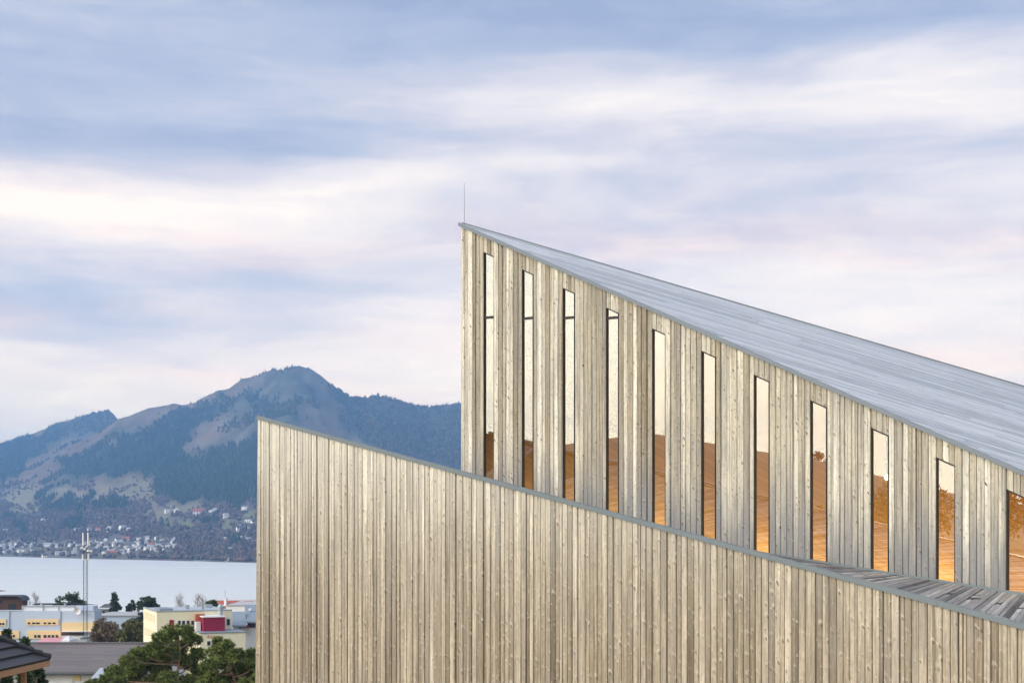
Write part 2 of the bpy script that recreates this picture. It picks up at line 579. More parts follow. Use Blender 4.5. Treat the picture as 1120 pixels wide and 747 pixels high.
# ------------------------------------------------------------------ far shore: hills
shore_y = interp([-150, 0, 95, 190, 280, 650], [604, 608.5, 611, 613.2, 615.5, 622])
ridge1 = interp([-150, 0, 60, 126, 150, 175, 215, 232, 250, 265, 280, 300, 320, 340, 352, 362, 385, 400, 410, 425, 440, 455, 470, 490, 505, 560, 650],
                [565, 528, 498, 457.5, 450.5, 441.5, 437, 429, 420.5, 413, 408, 402.5, 399, 403, 410.5, 418.5, 430, 433, 431.5, 434, 437, 441, 446, 443.5, 444, 455, 480])
ridge2 = interp([-150, -60, 0, 30, 60, 85, 100, 118, 124, 130, 150, 200, 300, 650],
                [520, 500, 485, 475, 463, 453.5, 450, 449, 452, 460, 475, 500, 560, 600])
PX = np.arange(-140, 600, 2.5)
ND = 150
TV = np.zeros((ND, len(PX), 3))
TY = np.zeros((ND, len(PX)))
for i, px in enumerate(PX):
    D0 = CZ * F / (shore_y(px) - HY)
    z1 = CZ + (HY - ridge1(px)) / F * 4200
    z2 = CZ + (HY - ridge2(px)) / F * 5200
    for j in range(ND):
        tau = j / (ND - 1)
        D = D0 + (6300 - D0) * tau ** 1.25
        t1 = (D - D0) / (4200 - D0)
        a = z1 * (.20 * t1 + .80 * t1 ** 1.9) if t1 <= 1 else z1 - .45 * (D - 4200)
        t2 = max(0, (D - 2700) / 2500)
        b = z2 * t2 ** 1.3 if t2 <= 1 else z2 - .5 * (D - 5200)
        z = max(a, b)
        X = (px - 560) / F * D
        if j > 0:
            amp = min(1.0, max(z, 0) / 120.0)
            v = Vector((X * .0035, D * .0022, 1.0))
            z += amp * (7 * mnoise.fractal(v, 1.0, 2.1, 5) - 15 * max(0, .35 - abs(mnoise.noise(Vector((X * .0075, D * .0016, 4)))))
                        + 9 * mnoise.fractal(Vector((X * .016, D * .011, 6)), .9, 2.2, 4) * min(1, max(0, (z - 120) / 200)))
            z = max(z, .3 + .02 * (D - D0)) if D < 4200 else z
        else:
            z = -3.0
        TV[j, i] = (X, D, z)
        TY[j, i] = HY - (z - CZ) / D * F


def inside(poly, x, y):
    r = False
    n = len(poly)
    for k in range(n):
        x0, y0 = poly[k]
        x1, y1 = poly[k - 1]
        if (y0 > y) != (y1 > y) and x < (x1 - x0) * (y - y0) / (y1 - y0) + x0:
            r = not r
    return r


ZONES = [  # what grows where on the far side
    ('village', [(-20, 593), (40, 592), (75, 592), (100, 590), (150, 588), (192, 588), (196, 606), (150, 609), (60, 612), (-20, 607)]),
    ('mixed', [(60, 462), (85, 452), (118, 447), (128, 458), (100, 470), (70, 482)]),
    ('conifer', [(60, 507), (78, 497), (150, 476), (178, 456), (205, 446), (235, 438), (262, 436), (246, 450), (222, 462), (206, 484), (203, 500), (190, 512), (172, 522), (120, 520), (88, 524), (68, 516)]),
    ('conifer', [(170, 524), (200, 505), (240, 492), (283, 478), (330, 470), (300, 520), (283, 552), (200, 548), (168, 538)]),
    ('mixed', [(360, 425), (385, 432), (440, 437), (505, 440), (520, 560), (400, 560), (420, 500), (385, 470), (368, 450)]),
    ('conifer', [(-140, 500), (0, 486), (50, 470), (100, 456), (90, 468), (60, 484), (40, 500), (0, 520), (-140, 560)]),
    ('conifer', [(35, 545), (66, 525), (72, 528), (50, 548)]),
    ('conifer', [(0, 516), (22, 513), (22, 522), (0, 528)]),
    ('conifer', [(265, 432), (300, 436), (290, 446), (268, 444)]),
    ('meadow', [(-30, 548), (28, 532), (58, 527), (76, 533), (96, 544), (60, 546), (20, 553)]),
    ('meadow', [(86, 541), (112, 530), (160, 524), (176, 541), (160, 552), (136, 546), (100, 544)]),
    ('meadow', [(148, 562), (170, 551), (195, 546), (218, 550), (226, 560), (200, 563), (170, 568)]),
    ('green', [(236, 574), (283, 563), (283, 568), (262, 575), (240, 579)]),
    ('green', [(0, 560), (40, 556), (60, 559), (30, 564)]),
    ('green', [(170, 572), (200, 569), (214, 574), (190, 577)]),
    ('conifer', [(34, 556), (60, 548), (96, 543), (135, 546), (134, 556), (90, 557), (60, 561)]),
    ('conifer', [(216, 569), (234, 567), (236, 575), (218, 577)]),
    ('conifer', [(72, 571), (90, 568), (90, 576), (74, 577)]),
    ('conifer', [(16, 574), (34, 572), (34, 579), (18, 580)]),
    ('conifer', [(0, 566), (16, 565), (16, 571), (0, 572)]),
    ('conifer', [(246, 590), (262, 588), (262, 598), (248, 599)]),
]
TONE = {'conifer': (.042, .060, .040), 'mixed': (.065, .075, .048), 'meadow': (.215, .19, .12), 'green': (.19, .21, .09), 'village': (.16, .145, .10),
        'heath': (.150, .114, .078), 'bare': (.135, .105, .090)}


def zone(px, py):
    jx = 11 * mnoise.fractal(Vector((px * .06, py * .06, 5)), .8, 2.3, 4)
    jy = 8 * mnoise.fractal(Vector((px * .06, py * .09, 9)), .8, 2.3, 4)
    for k, pl in ZONES:
        if inside(pl, px + jx, py + jy):
            return k
    lim = 530
    return 'heath' if py + jy < lim else 'bare'


tones = np.zeros((ND, len(PX), 3))
zcell = {}
for j in range(ND):
    for i, px in enumerate(PX):
        k = zone(px, TY[j, i])
        zcell[(j, i)] = k
        c = np.array(TONE[k])
        if k == 'heath':   # bracken brown, grey rock and dull green in patches
            X, D, z = TV[j, i]
            n = mnoise.fractal(Vector((X * .006, D * .004, 2)), 1.0, 2.0, 4)
            c = c + n * np.array((.07, .045, .02))
            g = mnoise.noise(Vector((X * .004, D * .003, 8)))
            g2 = mnoise.fractal(Vector((X * .011, D * .007, 18)), .9, 2.2, 4)
            f = min(1, max(0, (g + .45 * g2 + .05) / .35))
            c = c * (1 - .72 * f) + np.array((.045, .062, .038)) * .72 * f
            rk = mnoise.fractal(Vector((X * .02, D * .016, 30)), .8, 2.2, 4)
            if rk > .28 and z > 250:
                c = c * .55 + np.array((.25, .235, .22)) * .45
        tones[j, i] = c
n = len(PX)
for _ in range(2):      # one cover runs into the next
    tones[1:-1, 1:-1] = (tones[1:-1, 1:-1] * 2 + tones[1:-1, :-2] + tones[1:-1, 2:] + tones[:-2, 1:-1] + tones[2:, 1:-1]) / 6
me = bpy.data.meshes.new('hills')
me.from_pydata(TV.reshape(-1, 3).tolist(), [], [(j * n + i, j * n + i + 1, (j + 1) * n + i + 1, (j + 1) * n + i) for j in range(ND - 1) for i in range(n - 1)])
a = me.attributes.new('tone', 'FLOAT_COLOR', 'POINT')
a.data.foreach_set('color', np.concatenate([tones.reshape(-1, 3), np.ones((ND * n, 1))], 1).ravel())
me.polygons.foreach_set('use_smooth', [True] * len(me.polygons))
me.materials.append(attr_mat('hillside_cover', .95, .35, .035))
hills = bpy.data.objects.new('hills', me)
col.objects.link(hills)
tag(hills, kind='structure')


def hit(px, py):
    """the point of the far hillside first met along a line of sight"""
    i = int(np.clip(round((px - PX[0]) / 2.5), 0, len(PX) - 1))
    for j in range(1, ND):
        if TY[j, i] <= py:
            t = (TY[j - 1, i] - py) / max(1e-6, TY[j - 1, i] - TY[j, i])
            D = TV[j - 1, i, 1] * (1 - t) + TV[j, i, 1] * t
            return P(px, py, D)
    return P(px, py, TV[ND - 1, i, 1])


# far woods: thousands of trees that read as one mass
def woods(name, kinds, count, shape, hgt, wid, tone_lo, tone_hi, label):
    vv, ff, cc = [], [], []
    tries = 0
    made = 0
    while made < count and tries < count * 12:
        tries += 1
        i = rng.integers(1, len(PX) - 2)
        j = rng.integers(1, int(ND * .88))
        k = zcell[(j, i)]
        if k not in kinds:
            continue
        pr = kinds[k]
        if k in ('heath', 'meadow'):
            q = TV[j, i]
            nn = mnoise.fractal(Vector((q[0] * .006, q[1] * .0045, 40)), .8, 2.2, 4)
            pr = .75 if nn > .32 else (.12 if nn > .2 else .004)
        if rng.random() > pr:
            continue
        fi, fj = rng.random(), rng.random()
        p = (TV[j, i] * (1 - fi) + TV[j, i + 1] * fi) * (1 - fj) + (TV[j + 1, i] * (1 - fi) + TV[j + 1, i + 1] * fi) * fj
        if TY[j, i] > shore_y(PX[i]) - 1:
            continue
        if p[0] / p[1] * F + 560 > 515:
            continue
        h = hgt * rng.uniform(.6, 1.3)
        w = wid * rng.uniform(.7, 1.3)
        a0 = rng.random() * 6.28
        b = len(vv)
        c = np.array(tone_lo) + (np.array(tone_hi) - np.array(tone_lo)) * rng.random()
        if shape == 'cone':
            for q in range(5):
                an = a0 + q * 1.2566
                vv.append((p[0] + w * math.cos(an), p[1] + w * math.sin(an), p[2] - .5 + h * .08))
            vv.append((p[0], p[1], p[2] + h))
            ff += [(b + q, b + (q + 1) % 5, b + 5) for q in range(5)]
            cc += [c] * 6
        else:
            for (zz, rr) in ((.12, .55), (.5, 1.0), (.85, .6)):
                for q in range(5):
                    an = a0 + q * 1.2566 + zz
                    r2 = w * rr * rng.uniform(.7, 1.25)
                    vv.append((p[0] + r2 * math.cos(an), p[1] + r2 * math.sin(an), p[2] + h * zz * rng.uniform(.85, 1.15)))
            vv.append((p[0], p[1], p[2] + h))
            for ri in range(2):
                ff += [(b + ri * 5 + q, b + ri * 5 + (q + 1) % 5, b + ri * 5 + 5 + (q + 1) % 5, b + ri * 5 + 5 + q) for q in range(5)]
            ff += [(b + 10 + q, b + 10 + (q + 1) % 5, b + 15) for q in range(5)]
            cc += [c] * 16
        made += 1
    me = bpy.data.meshes.new(name)
    me.from_pydata([tuple(v) for v in vv], [], ff)
    a = me.attributes.new('tone', 'FLOAT_COLOR', 'POINT')
    a.data.foreach_set('color', np.array([(c[0], c[1], c[2], 1) for c in cc]).ravel())
    me.materials.append(attr_mat(name + '_leaf', .95, .3, .2))
    o = bpy.data.objects.new(name, me)
    col.objects.link(o)
    return tag(o, label, 'forest', kind='stuff')


woods('conifer_forest', {'conifer': 1.0, 'mixed': .35, 'heath': .012, 'bare': .05}, 25000, 'cone', 10, 2.7, (.024, .042, .028), (.060, .082, .050),
      'dark spruce plantations on the mountain across the fjord')
woods('bare_woodland', {'bare': 1.0, 'mixed': .9, 'heath': .012, 'meadow': .06, 'green': .03, 'village': .12}, 17000, 'blob', 6, 3.2, (.085, .066, .060), (.175, .135, .115),
      'leafless birch woods on the lower slopes across the fjord')

# ------------------------------------------------------------------ far shore: houses
M['white_paint'] = mat('white_house_paint', (.86, .86, .84), .6, .08)
M['cream_paint'] = mat('cream_house_paint', (.72, .64, .45), .6, .08)
M['red_tile'] = mat('red_roof_tile', (.42, .12, .075), .7, .2)
M['dark_tile'] = mat('dark_roof_tile', (.10, .10, .11), .7, .2)
M['grey_roof'] = mat('pale_roof', (.42, .43, .45), .6, .15)
M['win_dark'] = mat('dark_window_glass', (.03, .035, .045), .15, .1, spec=.6)


def house_mesh(w, d, h, rh, wallm, roofm):
    """gabled house, ridge along x, base at z = 0"""
    b = MB()
    x, y = w / 2, d / 2
    b.box((-x, -y, -2), (x, y, h), 0)
    b.poly([(-x, -y, h), (-x, 0, h + rh), (-x, y, h)], 0)
    b.poly([(x, -y, h), (x, y, h), (x, 0, h + rh)], 0)
    o = .4
    for sy in (-1, 1):
        e = [(-x - o, sy * (y + o), h - .25), (x + o, sy * (y + o), h - .25), (x + o, 0, h + rh + .05), (-x - o, 0, h + rh + .05)]
        b.hexa(e, [(p[0], p[1], p[2] + .25) for p in e], 1)
    nw = max(2, int(w / 3))
    for sy in (-1, 1):
        for k in range(nw):
            cx = -x + (k + .5) * w / nw
            for zz in ([1.0, 3.6] if h > 4.5 else [1.0]):
                b.box((cx - .55, sy * y - .04, zz), (cx + .55, sy * y + .04, zz + 1.3), 2)
    me = b.build('house_mould', [M[wallm], M[roofm], M['win_dark']])
    data = me.data
    bpy.data.objects.remove(me)
    return data


HM = {
    'white': house_mesh(9, 7, 5.2, 2.6, 'white_paint', 'dark_tile'),
    'bright': house_mesh(8, 7, 4.8, 2.2, 'white_paint', 'grey_roof'),
    'redroof': house_mesh(10, 8, 5, 3.0, 'white_paint', 'red_tile'),
    'cream': house_mesh(9, 7, 5, 2.6, 'cream_paint', 'dark_tile'),
    'long': house_mesh(24, 9, 5.5, 2.2, 'white_paint', 'grey_roof'),
    'redlong': house_mesh(14, 8, 4.0, 3.4, 'cream_paint', 'red_tile'),
}


def house(kind, px, py, label, group=None, yaw=None, scale=1.0, name='house', cat='house'):
    p = hit(px, py)
    o = bpy.data.objects.new(name, HM[kind])
    col.objects.link(o)
    o.location = (p.x, p.y, p.z - .3)
    o.rotation_euler = (0, 0, yaw if yaw is not None else rng.uniform(-.9, .9))
    o.scale = (scale, scale, scale)
    return tag(o, label, cat, group)


def cluster(n, x0, x1, y0, y1, kinds, label, group, mind=3.2):
    pts = []
    for _ in range(4000):
        if len(pts) >= n:
            break
        x, y = rng.uniform(x0, x1), rng.uniform(y0, y1)
        if all(abs(x - q[0]) > mind or abs(y - q[1]) > 1.6 for q in pts):
            pts.append((x, y))
    for (x, y) in pts:
        house(kinds[rng.integers(0, len(kinds))], x, y, label, group, None, rng.uniform(.62, .95))


WB = ['white', 'bright', 'bright', 'white', 'bright']
gl = 'white houses of the far village left of the mast'
cluster(20, -2, 37, 593.5, 605, WB, 'small white house in far shore village at the left edge of the photo', gl)
gm = 'white houses of the far village right of the mast'
lm = 'small white house in far shore village right of the mast'
cluster(30, 98, 150, 591, 606.5, WB, lm, gm, 2.6)
cluster(30, 148, 192, 589.5, 606.5, WB, lm, gm, 2.6)
cluster(7, 74, 94, 594, 602, WB, lm.replace('right of', 'directly behind'), 'white houses of the far village behind the mast')
house('long', 54, 597, 'long white block in far shore village, left one of two beside the mast', 'long white blocks left of the mast', .05, .8)
house('long', 66, 598, 'long low white block in far shore village, closest left of the mast', 'long white blocks left of the mast', -.05, .7)
house('cream', 49, 610, 'cream boathouse at the water edge left of the mast', None, .6, .9)
for x in (63, 70, 81):
    house('bright', x, 608 - .02 * x, 'white boathouse low by the far water left of the mast', 'white boathouses left of the mast', .4, .9)
house('redlong', 123, 607, 'low red roofed house at far water edge right of the mast', None, .1, 1.0)
house('redroof', 138, 592, 'red roofed house at the top of far shore village', None, .1, 1.1)
house('redroof', 165, 598, 'red roofed house amid the white houses of far shore village', None, .3, .9)
house('redroof', 216, 563.5, 'white house with bright red roof on far hillside meadow', None, .15, 1.6)
house('long', 86, 580.5, 'long white farm building above far shore village beside the mast top', None, .05, .7)
house('redroof', 107, 581, 'red roofed house in the row above far shore village', None, .1, .9)
for x, y in ((98, 580.5), (120, 580.5), (134, 579.5), (141, 580.5), (47, 570), (6, 581)):
    house('bright', x, y, 'lone white house on the wooded slope above far shore village', 'white houses on the wooded slope', None, 1.3 if x in (120, 134) else .9)
for x, y in ((183, 561), (193.5, 560), (232, 562), (236, 560), (247, 566)):
    house('bright', x, y, 'white farmhouse on the high meadow across the fjord', 'white farmhouses on the high meadow', None, 1.15)
for x, y in ((229, 565), (263, 576), (270, 578)):
    house('cream', x, y, 'cream farmhouse on the green slope across the fjord', 'cream farmhouses on the green slope', .2, 1.1)
for x, y in ((268, 557), (271, 571), (278, 574), (262, 581)):
    house('white', x, y, 'white house with dark roof near the church on far green slope', 'dark roofed white houses on far slope', None, 1.15)
house('long', 251, 591, 'long white terrace low on far slope, leftmost of the three', 'white terraces low on far slope', .1, .75)
house('long', 262, 589.5, 'long white terrace low on far slope, middle one of the three', 'white terraces low on far slope', -.1, .75)
house('long', 273, 591.5, 'long white terrace low on far slope, nearest the church wall', 'white terraces low on far slope', .1, .75)
house('bright', 251, 602.5, 'single white cabin below the long terraces on far shore', None, .2, .8)
house('bright', 248, 613.5, 'white boathouse at the water edge near the church wall', None, .2, .7)
jb = MB()
p0, p1 = hit(214, 613.3), hit(232, 614)
jb.box((p0.x, p0.y - 10, .25), (p1.x, p0.y - 2, 1.1), 0)
for k in range(9):
    x = p0.x + (p1.x - p0.x) * (k + .5) / 9
    jb.box((x - .2, p0.y - 9.8, -1), (x + .2, p0.y - 9.4, .25), 0)
tag(jb.build('jetty', [M['grey_roof']], None, (p0.x, p0.y - 6, 0)), 'pale wooden jetty on far shore right of the village', 'jetty')

# ------------------------------------------------------------------ haze
hm = bpy.data.materials.new('haze')
hm.use_nodes = True
ht = NT(hm.node_tree)
ht.n.remove(ht.n['Principled BSDF'])
pv = ht.new('ShaderNodeVolumePrincipled')
pv.inputs['Color'].default_value = (.22, .49, 1.0, 1)
pv.inputs['Density'].default_value = 1.75e-4
pv.inputs['Anisotropy'].default_value = 0.0
ht.l.new(pv.outputs[0], ht.n['Material Output'].inputs['Volume'])
hb = MB()
hb.box((-6600, -1900, -8), (6600, 7300, 560), 0)
tag(hb.build('haze', [hm]), 'pale blue air between the church and the mountain', 'haze', kind='stuff')

# ------------------------------------------------------------------ the church
TH = math.atan2(1454, F)
U = Vector((math.sin(TH), -math.cos(TH)))       # along the walls, towards the right and nearer
N = Vector((math.cos(TH), math.sin(TH)))        # into the building
PITCH = 1.3                                     # window spacing
Y0 = 34.9 * PITCH * math.cos(TH)
P0 = Vector(((530 - 560) / F * Y0, Y0))
TF = -3.67                                      # plane of the lower wall


def W(s, t, z):
    return Vector((P0.x + U.x * s + N.x * t, P0.y + U.y * s + N.y * t, z))


def st(px, py, t):
    d = (px - 560) / F
    Y = (t + P0.dot(N)) / (d * N.x + N.y)
    q = Vector((d * Y, Y)) - P0
    return q.dot(U), CZ + (HY - py) / F * Y


eave = lin((st(505, 245, 0), st(1120, 515, 0)))
low_top = lin((st(283, 455, TF), st(1120, 682, TF)))
foot = lin((st(850, 606, 0), st(1120, 648.5, 0)))
SA = st(505, 245, 0)[0]
valley = lambda s: foot(s) - 1.3 * min(1, max(0, (SA + .3 - s) / 1.6))     # beyond the tower the valley drops away
SL = st(283, 455, TF)[0]
SE = 16.5
R3 = P(1120, 424, 30.0)
rq = Vector((R3.x, R3.y)) - P0
SR, TR = rq.dot(U), rq.dot(N)
KT = TR / (SR - SA)
zA = eave(SA)
KZ = (R3.z - zA) / (SR - SA)
ridge_t = lambda s: KT * (s - SA)
ridge_z = lambda s: zA + KZ * (s - SA)
GZ = 23.0

church = thing('timber_church', 'angular timber church with slit windows and pointed sloping roofs beside the fjord', 'church', (W(4, 0, GZ)))


def prism(mb, s0, s1, zb, zt, t0, t1, mi=0):
    b = [W(s0, t0, zb(s0)), W(s1, t0, zb(s1)), W(s1, t1, zb(s1)), W(s0, t1, zb(s0))]
    t = [W(s0, t0, zt(s0)), W(s1, t0, zt(s1)), W(s1, t1, zt(s1)), W(s0, t1, zt(s0))]
    mb.hexa(b, t, mi)


def board(mb, s0, s1, zb, zt, tface, tback, mi=0, s0b=None, upf=None, vo=None):
    """one vertical board with bevelled edges: face, two chamfers, two sides, top end"""
    r = random.random()
    ch = min(.009, (s1 - s0) * .1)
    s0b = s0 if s0b is None else s0b
    off = random.uniform(0, 40)

    def quad(a, ta, b, tb, ua, ub, sh0=0.0):
        a2 = a + (s0b - s0) * sh0
        pts = [W(a2, ta, zb(a)), W(b, tb, zb(b)), W(b, tb, zt(b)), W(a, ta, zt(a))]
        up = ([38.6 - p.z for p in pts] if upf == 'top' else [p.z - upf(a) for p in pts]) if upf else None
        mb.poly(pts, mi, [(ua, pts[0].z + off), (ub, pts[1].z + off), (ub, pts[2].z + off), (ua, pts[3].z + off)], r, up)
    w = s1 - s0
    quad(s0, tback, s0, tface + ch, -.02, 0, 1)
    quad(s0, tface + ch, s0 + ch, tface, 0, ch, 1)
    quad(s0 + ch, tface, s1 - ch, tface, ch, w - ch, 1 if s0b != s0 else 0)
    quad(s1 - ch, tface, s1, tface + ch, w - ch, w)
    quad(s1, tface + ch, s1, tback, w, w + .02)
    mb.poly([W(s0, tface, zt(s0)), W(s1, tface, zt(s1)), W(s1, tback, zt(s1)), W(s0, tback, zt(s0))], mi, [(0, 0), (w, 0), (w, .02), (0, .02)], r)


# upper wall -----------------------------------------------------------
WW = .36
wins = [PITCH * i for i in range(12)]
head = lambda s: eave(s) - .42
btop = lambda s: eave(s) - .05
sill = lambda s: foot(s) - .06
base = lambda s: foot(s) - .25
uw = MB()
edges = [SA]
for s in wins:
    edges += [s, s + WW]
edges.append(SE)
for k in range(len(edges) - 1):
    a, b = edges[k], edges[k + 1]
    if k % 2 == 0:
        prism(uw, a, b, lambda s: GZ, btop, 0.0, .045, 1)
        n = max(2, round((b - a) / .134))
        cuts = [a] + [a + (b - a) * (q + random.uniform(-.16, .16)) / n for q in range(1, n)] + [b]
        for q in range(n):
            g = random.choice([.0035, .0045, .006, .008])
            tk = random.choice([.028, .030, .030, .034, .046, .022])
            board(uw, cuts[q] + g, cuts[q + 1] - g, base, btop, -tk, -.001, 0, upf=foot)
    else:
        prism(uw, a, b, head, btop, 0.0, .045, 1)
        prism(uw, a, b, lambda s: GZ, sill, 0.0, .045, 1)
        cuts = [a, a + WW * .33, a + WW * .67, b]
        for q in range(3):
            board(uw, cuts[q] + .0035, cuts[q + 1] - .0035, head, btop, -random.choice([.028, .030, .024]), -.001, 0, upf=foot)
upper_wall = uw.build('wall', [M['wall_up'], M['backing']], church)
upper_wall['label'] = 'upper wall of pale boards with tall slit windows'

BAR = {0: 351.5, 1: 352, 2: 351.5, 3: 352}
for i, s in enumerate(wins):
    fb = MB()
    fw = .012
    for (a, b) in ((s + .001, s + fw), (s + WW - fw, s + WW - .001)):
        prism(fb, a, b, sill, head, -.036, .043)
    prism(fb, s + fw, s + WW - fw, lambda q: head(q) - .03, lambda q: head(q) - .002, -.02, .043)
    prism(fb, s + fw, s + WW - fw, lambda q: sill(q) + .002, lambda q: sill(q) + .03, -.02, .043)
    fr = fb.build('window', [M['black']], church)
    pb2 = MB()
    a, b = s + fw, s + WW - fw
    pb2.poly([W(a, .004, sill(a) + .03), W(b, .004, sill(b) + .03), W(b, .004, head(b) - .03), W(a, .004, head(a) - .03)])
    pb2.build('pane', [M['glass']], fr)
    if i in BAR:
        cb = MB()
        z0 = st(530 + 45 * i, BAR[i], .1)[1]
        prism(cb, s + fw, s + WW - fw, lambda q: z0 + .03 - .05 * (q - s), lambda q: z0 + .085 - .05 * (q - s), -.022, .002)
        cb.build('crossbar', [M['black']], fr)

# upper roof -----------------------------------------------------------
ov = .07
# boards run along the ridge direction
rd = (W(SR, TR, ridge_z(SR)) - W(SA, 0, zA)).normalized()
ru = MB()
A_ = W(SA, -ov, eave(SA))
E_ = W(SE, -ov, eave(SE))
R_ = W(SE, ridge_t(SE) + .05, ridge_z(SE))
nrm = (E_ - A_).cross(R_ - A_).normalized()
if nrm.z < 0: nrm = -nrm
acr = nrm.cross(rd).normalized()


def ruv(p):
    q = p - A_
    return (q.dot(acr) + 20, q.dot(rd) + 20)


top = [p + nrm * .012 for p in (A_, E_, R_)]
ru.poly(top, 0, [ruv(p) for p in top])
bot = [p - nrm * .06 for p in (A_, E_, R_)]
ru.poly(list(reversed(bot)), 0, [ruv(p) for p in reversed(bot)])
for k in range(3):
    j = (k + 1) % 3
    q4 = [bot[k], bot[j], top[j], top[k]]
    ru.poly(q4, 0, [ruv(p) for p in q4])
ro = ru.build('roof', [M['roof_up']], church)
ro['label'] = 'large sloping roof of silvery blue boards'
eb = MB()
q = SA - .012
while q < SE:
    e = min(q + 2.95, SE)
    prism(eb, q, e - .004, lambda s: eave(s) - .068, lambda s: eave(s) + .018, -ov - .03, -ov - .002)
    prism(eb, e - .04, e + .04, lambda s: eave(s) - .071, lambda s: eave(s) + .020, -ov - .033, -ov - .031)
    q = e
eb.build('eave_trim', [M['zinc_dark']], church)
vb = MB()
a, b = W(SA, .0, zA + .02), W(SE, ridge_t(SE) + .06, ridge_z(SE) + .02)
dn = Vector((0, 0, -.14))
sd = Vector((N.x, N.y, 0)) * .05
vb.hexa([a + dn, b + dn, b + dn + sd, a + dn + sd], [a + Vector((0, 0, .02)), b + Vector((0, 0, .02)), b + sd + Vector((0, 0, .02)), a + sd + Vector((0, 0, .02))])
vb.build('verge_trim', [M['zinc_dark']], church)

# hidden back walls close the volume; pine lining inside
bw = MB()
a0, a1 = W(SA, .0, GZ), W(SE, ridge_t(SE), GZ)
t0, t1 = W(SA, .0, zA - .12), W(SE, ridge_t(SE), ridge_z(SE) - .12)
bw.poly([a0, t0, t1, a1], 0)
bw.poly([W(SE, 0, GZ), W(SE, ridge_t(SE), GZ), W(SE, ridge_t(SE), ridge_z(SE) - .12), W(SE, 0, eave(SE) - .12)], 0)
bw.build('back_wall', [M['wall_up']], church)
il = MB()
ins = .12
i0, i1 = SA + .32, SE - .1
pts = [W(i0, ridge_t(i0) - ins, 31.5), W(i1, ridge_t(i1) - ins, 31.5), W(i1, ridge_t(i1) - ins, ridge_z(i1) - .35), W(i0, ridge_t(i0) - ins, ridge_z(i0) - .35)]
q0, q1 = Vector((0.42, .907)), Vector((.907, -.42))


def iuv(p):
    h = (Vector((p.x, p.y)) - P0).dot(U)
    return (h * .55 + p.z * .83, h * .83 - p.z * .55)


il.poly(pts, 0, [iuv(p) for p in pts])
pts = [W(i1, .06, 31.5), W(i1, ridge_t(i1) - ins, 31.5), W(i1, ridge_t(i1) - ins, ridge_z(i1) - .35), W(i1, .06, eave(i1) - .3)]
il.poly(pts, 0, [iuv(p) for p in pts])
pts = [W(i0, .06, eave(i0) - .2), W(i1, .06, eave(i1) - .2), W(i1, ridge_t(i1), ridge_z(i1) - .2), W(i0, ridge_t(i0), ridge_z(i0) - .2)]
il.poly(pts, 0, [iuv(p) for p in pts])
lining = il.build('interior_lining', [M['pine_in']], church)
lining['label'] = 'warm orange pine lining seen through the windows'
fl = MB()
fl.poly([W(SA + .3, .06, 31.6), W(SE, .06, 31.6), W(SE, ridge_t(SE), 31.6)])
fl.build('interior_floor', [M['floor_in']], church)

# lower wall -----------------------------------------------------------
lw = MB()
ltop = lambda s: low_top(s) - .05
prism(lw, SL + .01, SE + 2, lambda s: GZ, ltop, TF + .001, TF + .18, 1)
s = SL
first = True
SB = st(280.2, 747, TF)[0]
kinds = []
while s < SE + 2:
    # the cladding mixes broad boards with narrow, raised and recessed strips, finer towards the left
    f = min(1, max(0, (s - SL) / 13.0))
    pick = random.random()
    if pick < .38 - .28 * f:
        w, tk = random.uniform(.055, .085), random.choice([.044, .040, .034])
    elif pick < .50 - .30 * f:
        w, tk = random.uniform(.06, .09), .010
    else:
        w, tk = random.uniform(.115, .140), random.choice([.026, .030, .030, .034, .022])
    g = random.choice([.0025, .0035, .0045, .006, .009])
    e = s + w
    if first:
        zlo = st(280, 747, TF)[1]
        k = (SB - SL) / (low_top(SL) - zlo)
        board(lw, s, e - g, lambda q: GZ, ltop, TF - .03, TF, 0, upf='top', s0b=SL + (SB - SL) * (low_top(SL) - GZ) / (low_top(SL) - zlo))
        first = False
    else:
        board(lw, s + g, e - g, lambda q: GZ, ltop, TF - tk, TF, 0, upf='top')
    s = e
# end wall at the left, turned away from the photo
n = 27
for k in range(n):
    ta, tb = TF + .01 + (3.6 * k / n), TF + .005 + 3.6 * (k + 1) / n
    z0 = low_top(SL) + (valley(SL) - low_top(SL)) * (k + .5) / n
    r = random.random()
    pts = [W(SL, ta, GZ), W(SL, tb, GZ), W(SL, tb, z0 - .05), W(SL, ta, z0 - .05)]
    lw.poly(pts, 0, [(0, 0), (.13, 0), (.13, z0 - GZ), (0, z0 - GZ)], r)
prism(lw, SL + .01, SA, lambda q: GZ, lambda q: valley(q) - .08, -.06, -.02, 1)
lower_wall = lw.build('wall', [M['wall_low'], M['backing']], church)
lower_wall['label'] = 'nearer lower wall of close silvery boards'

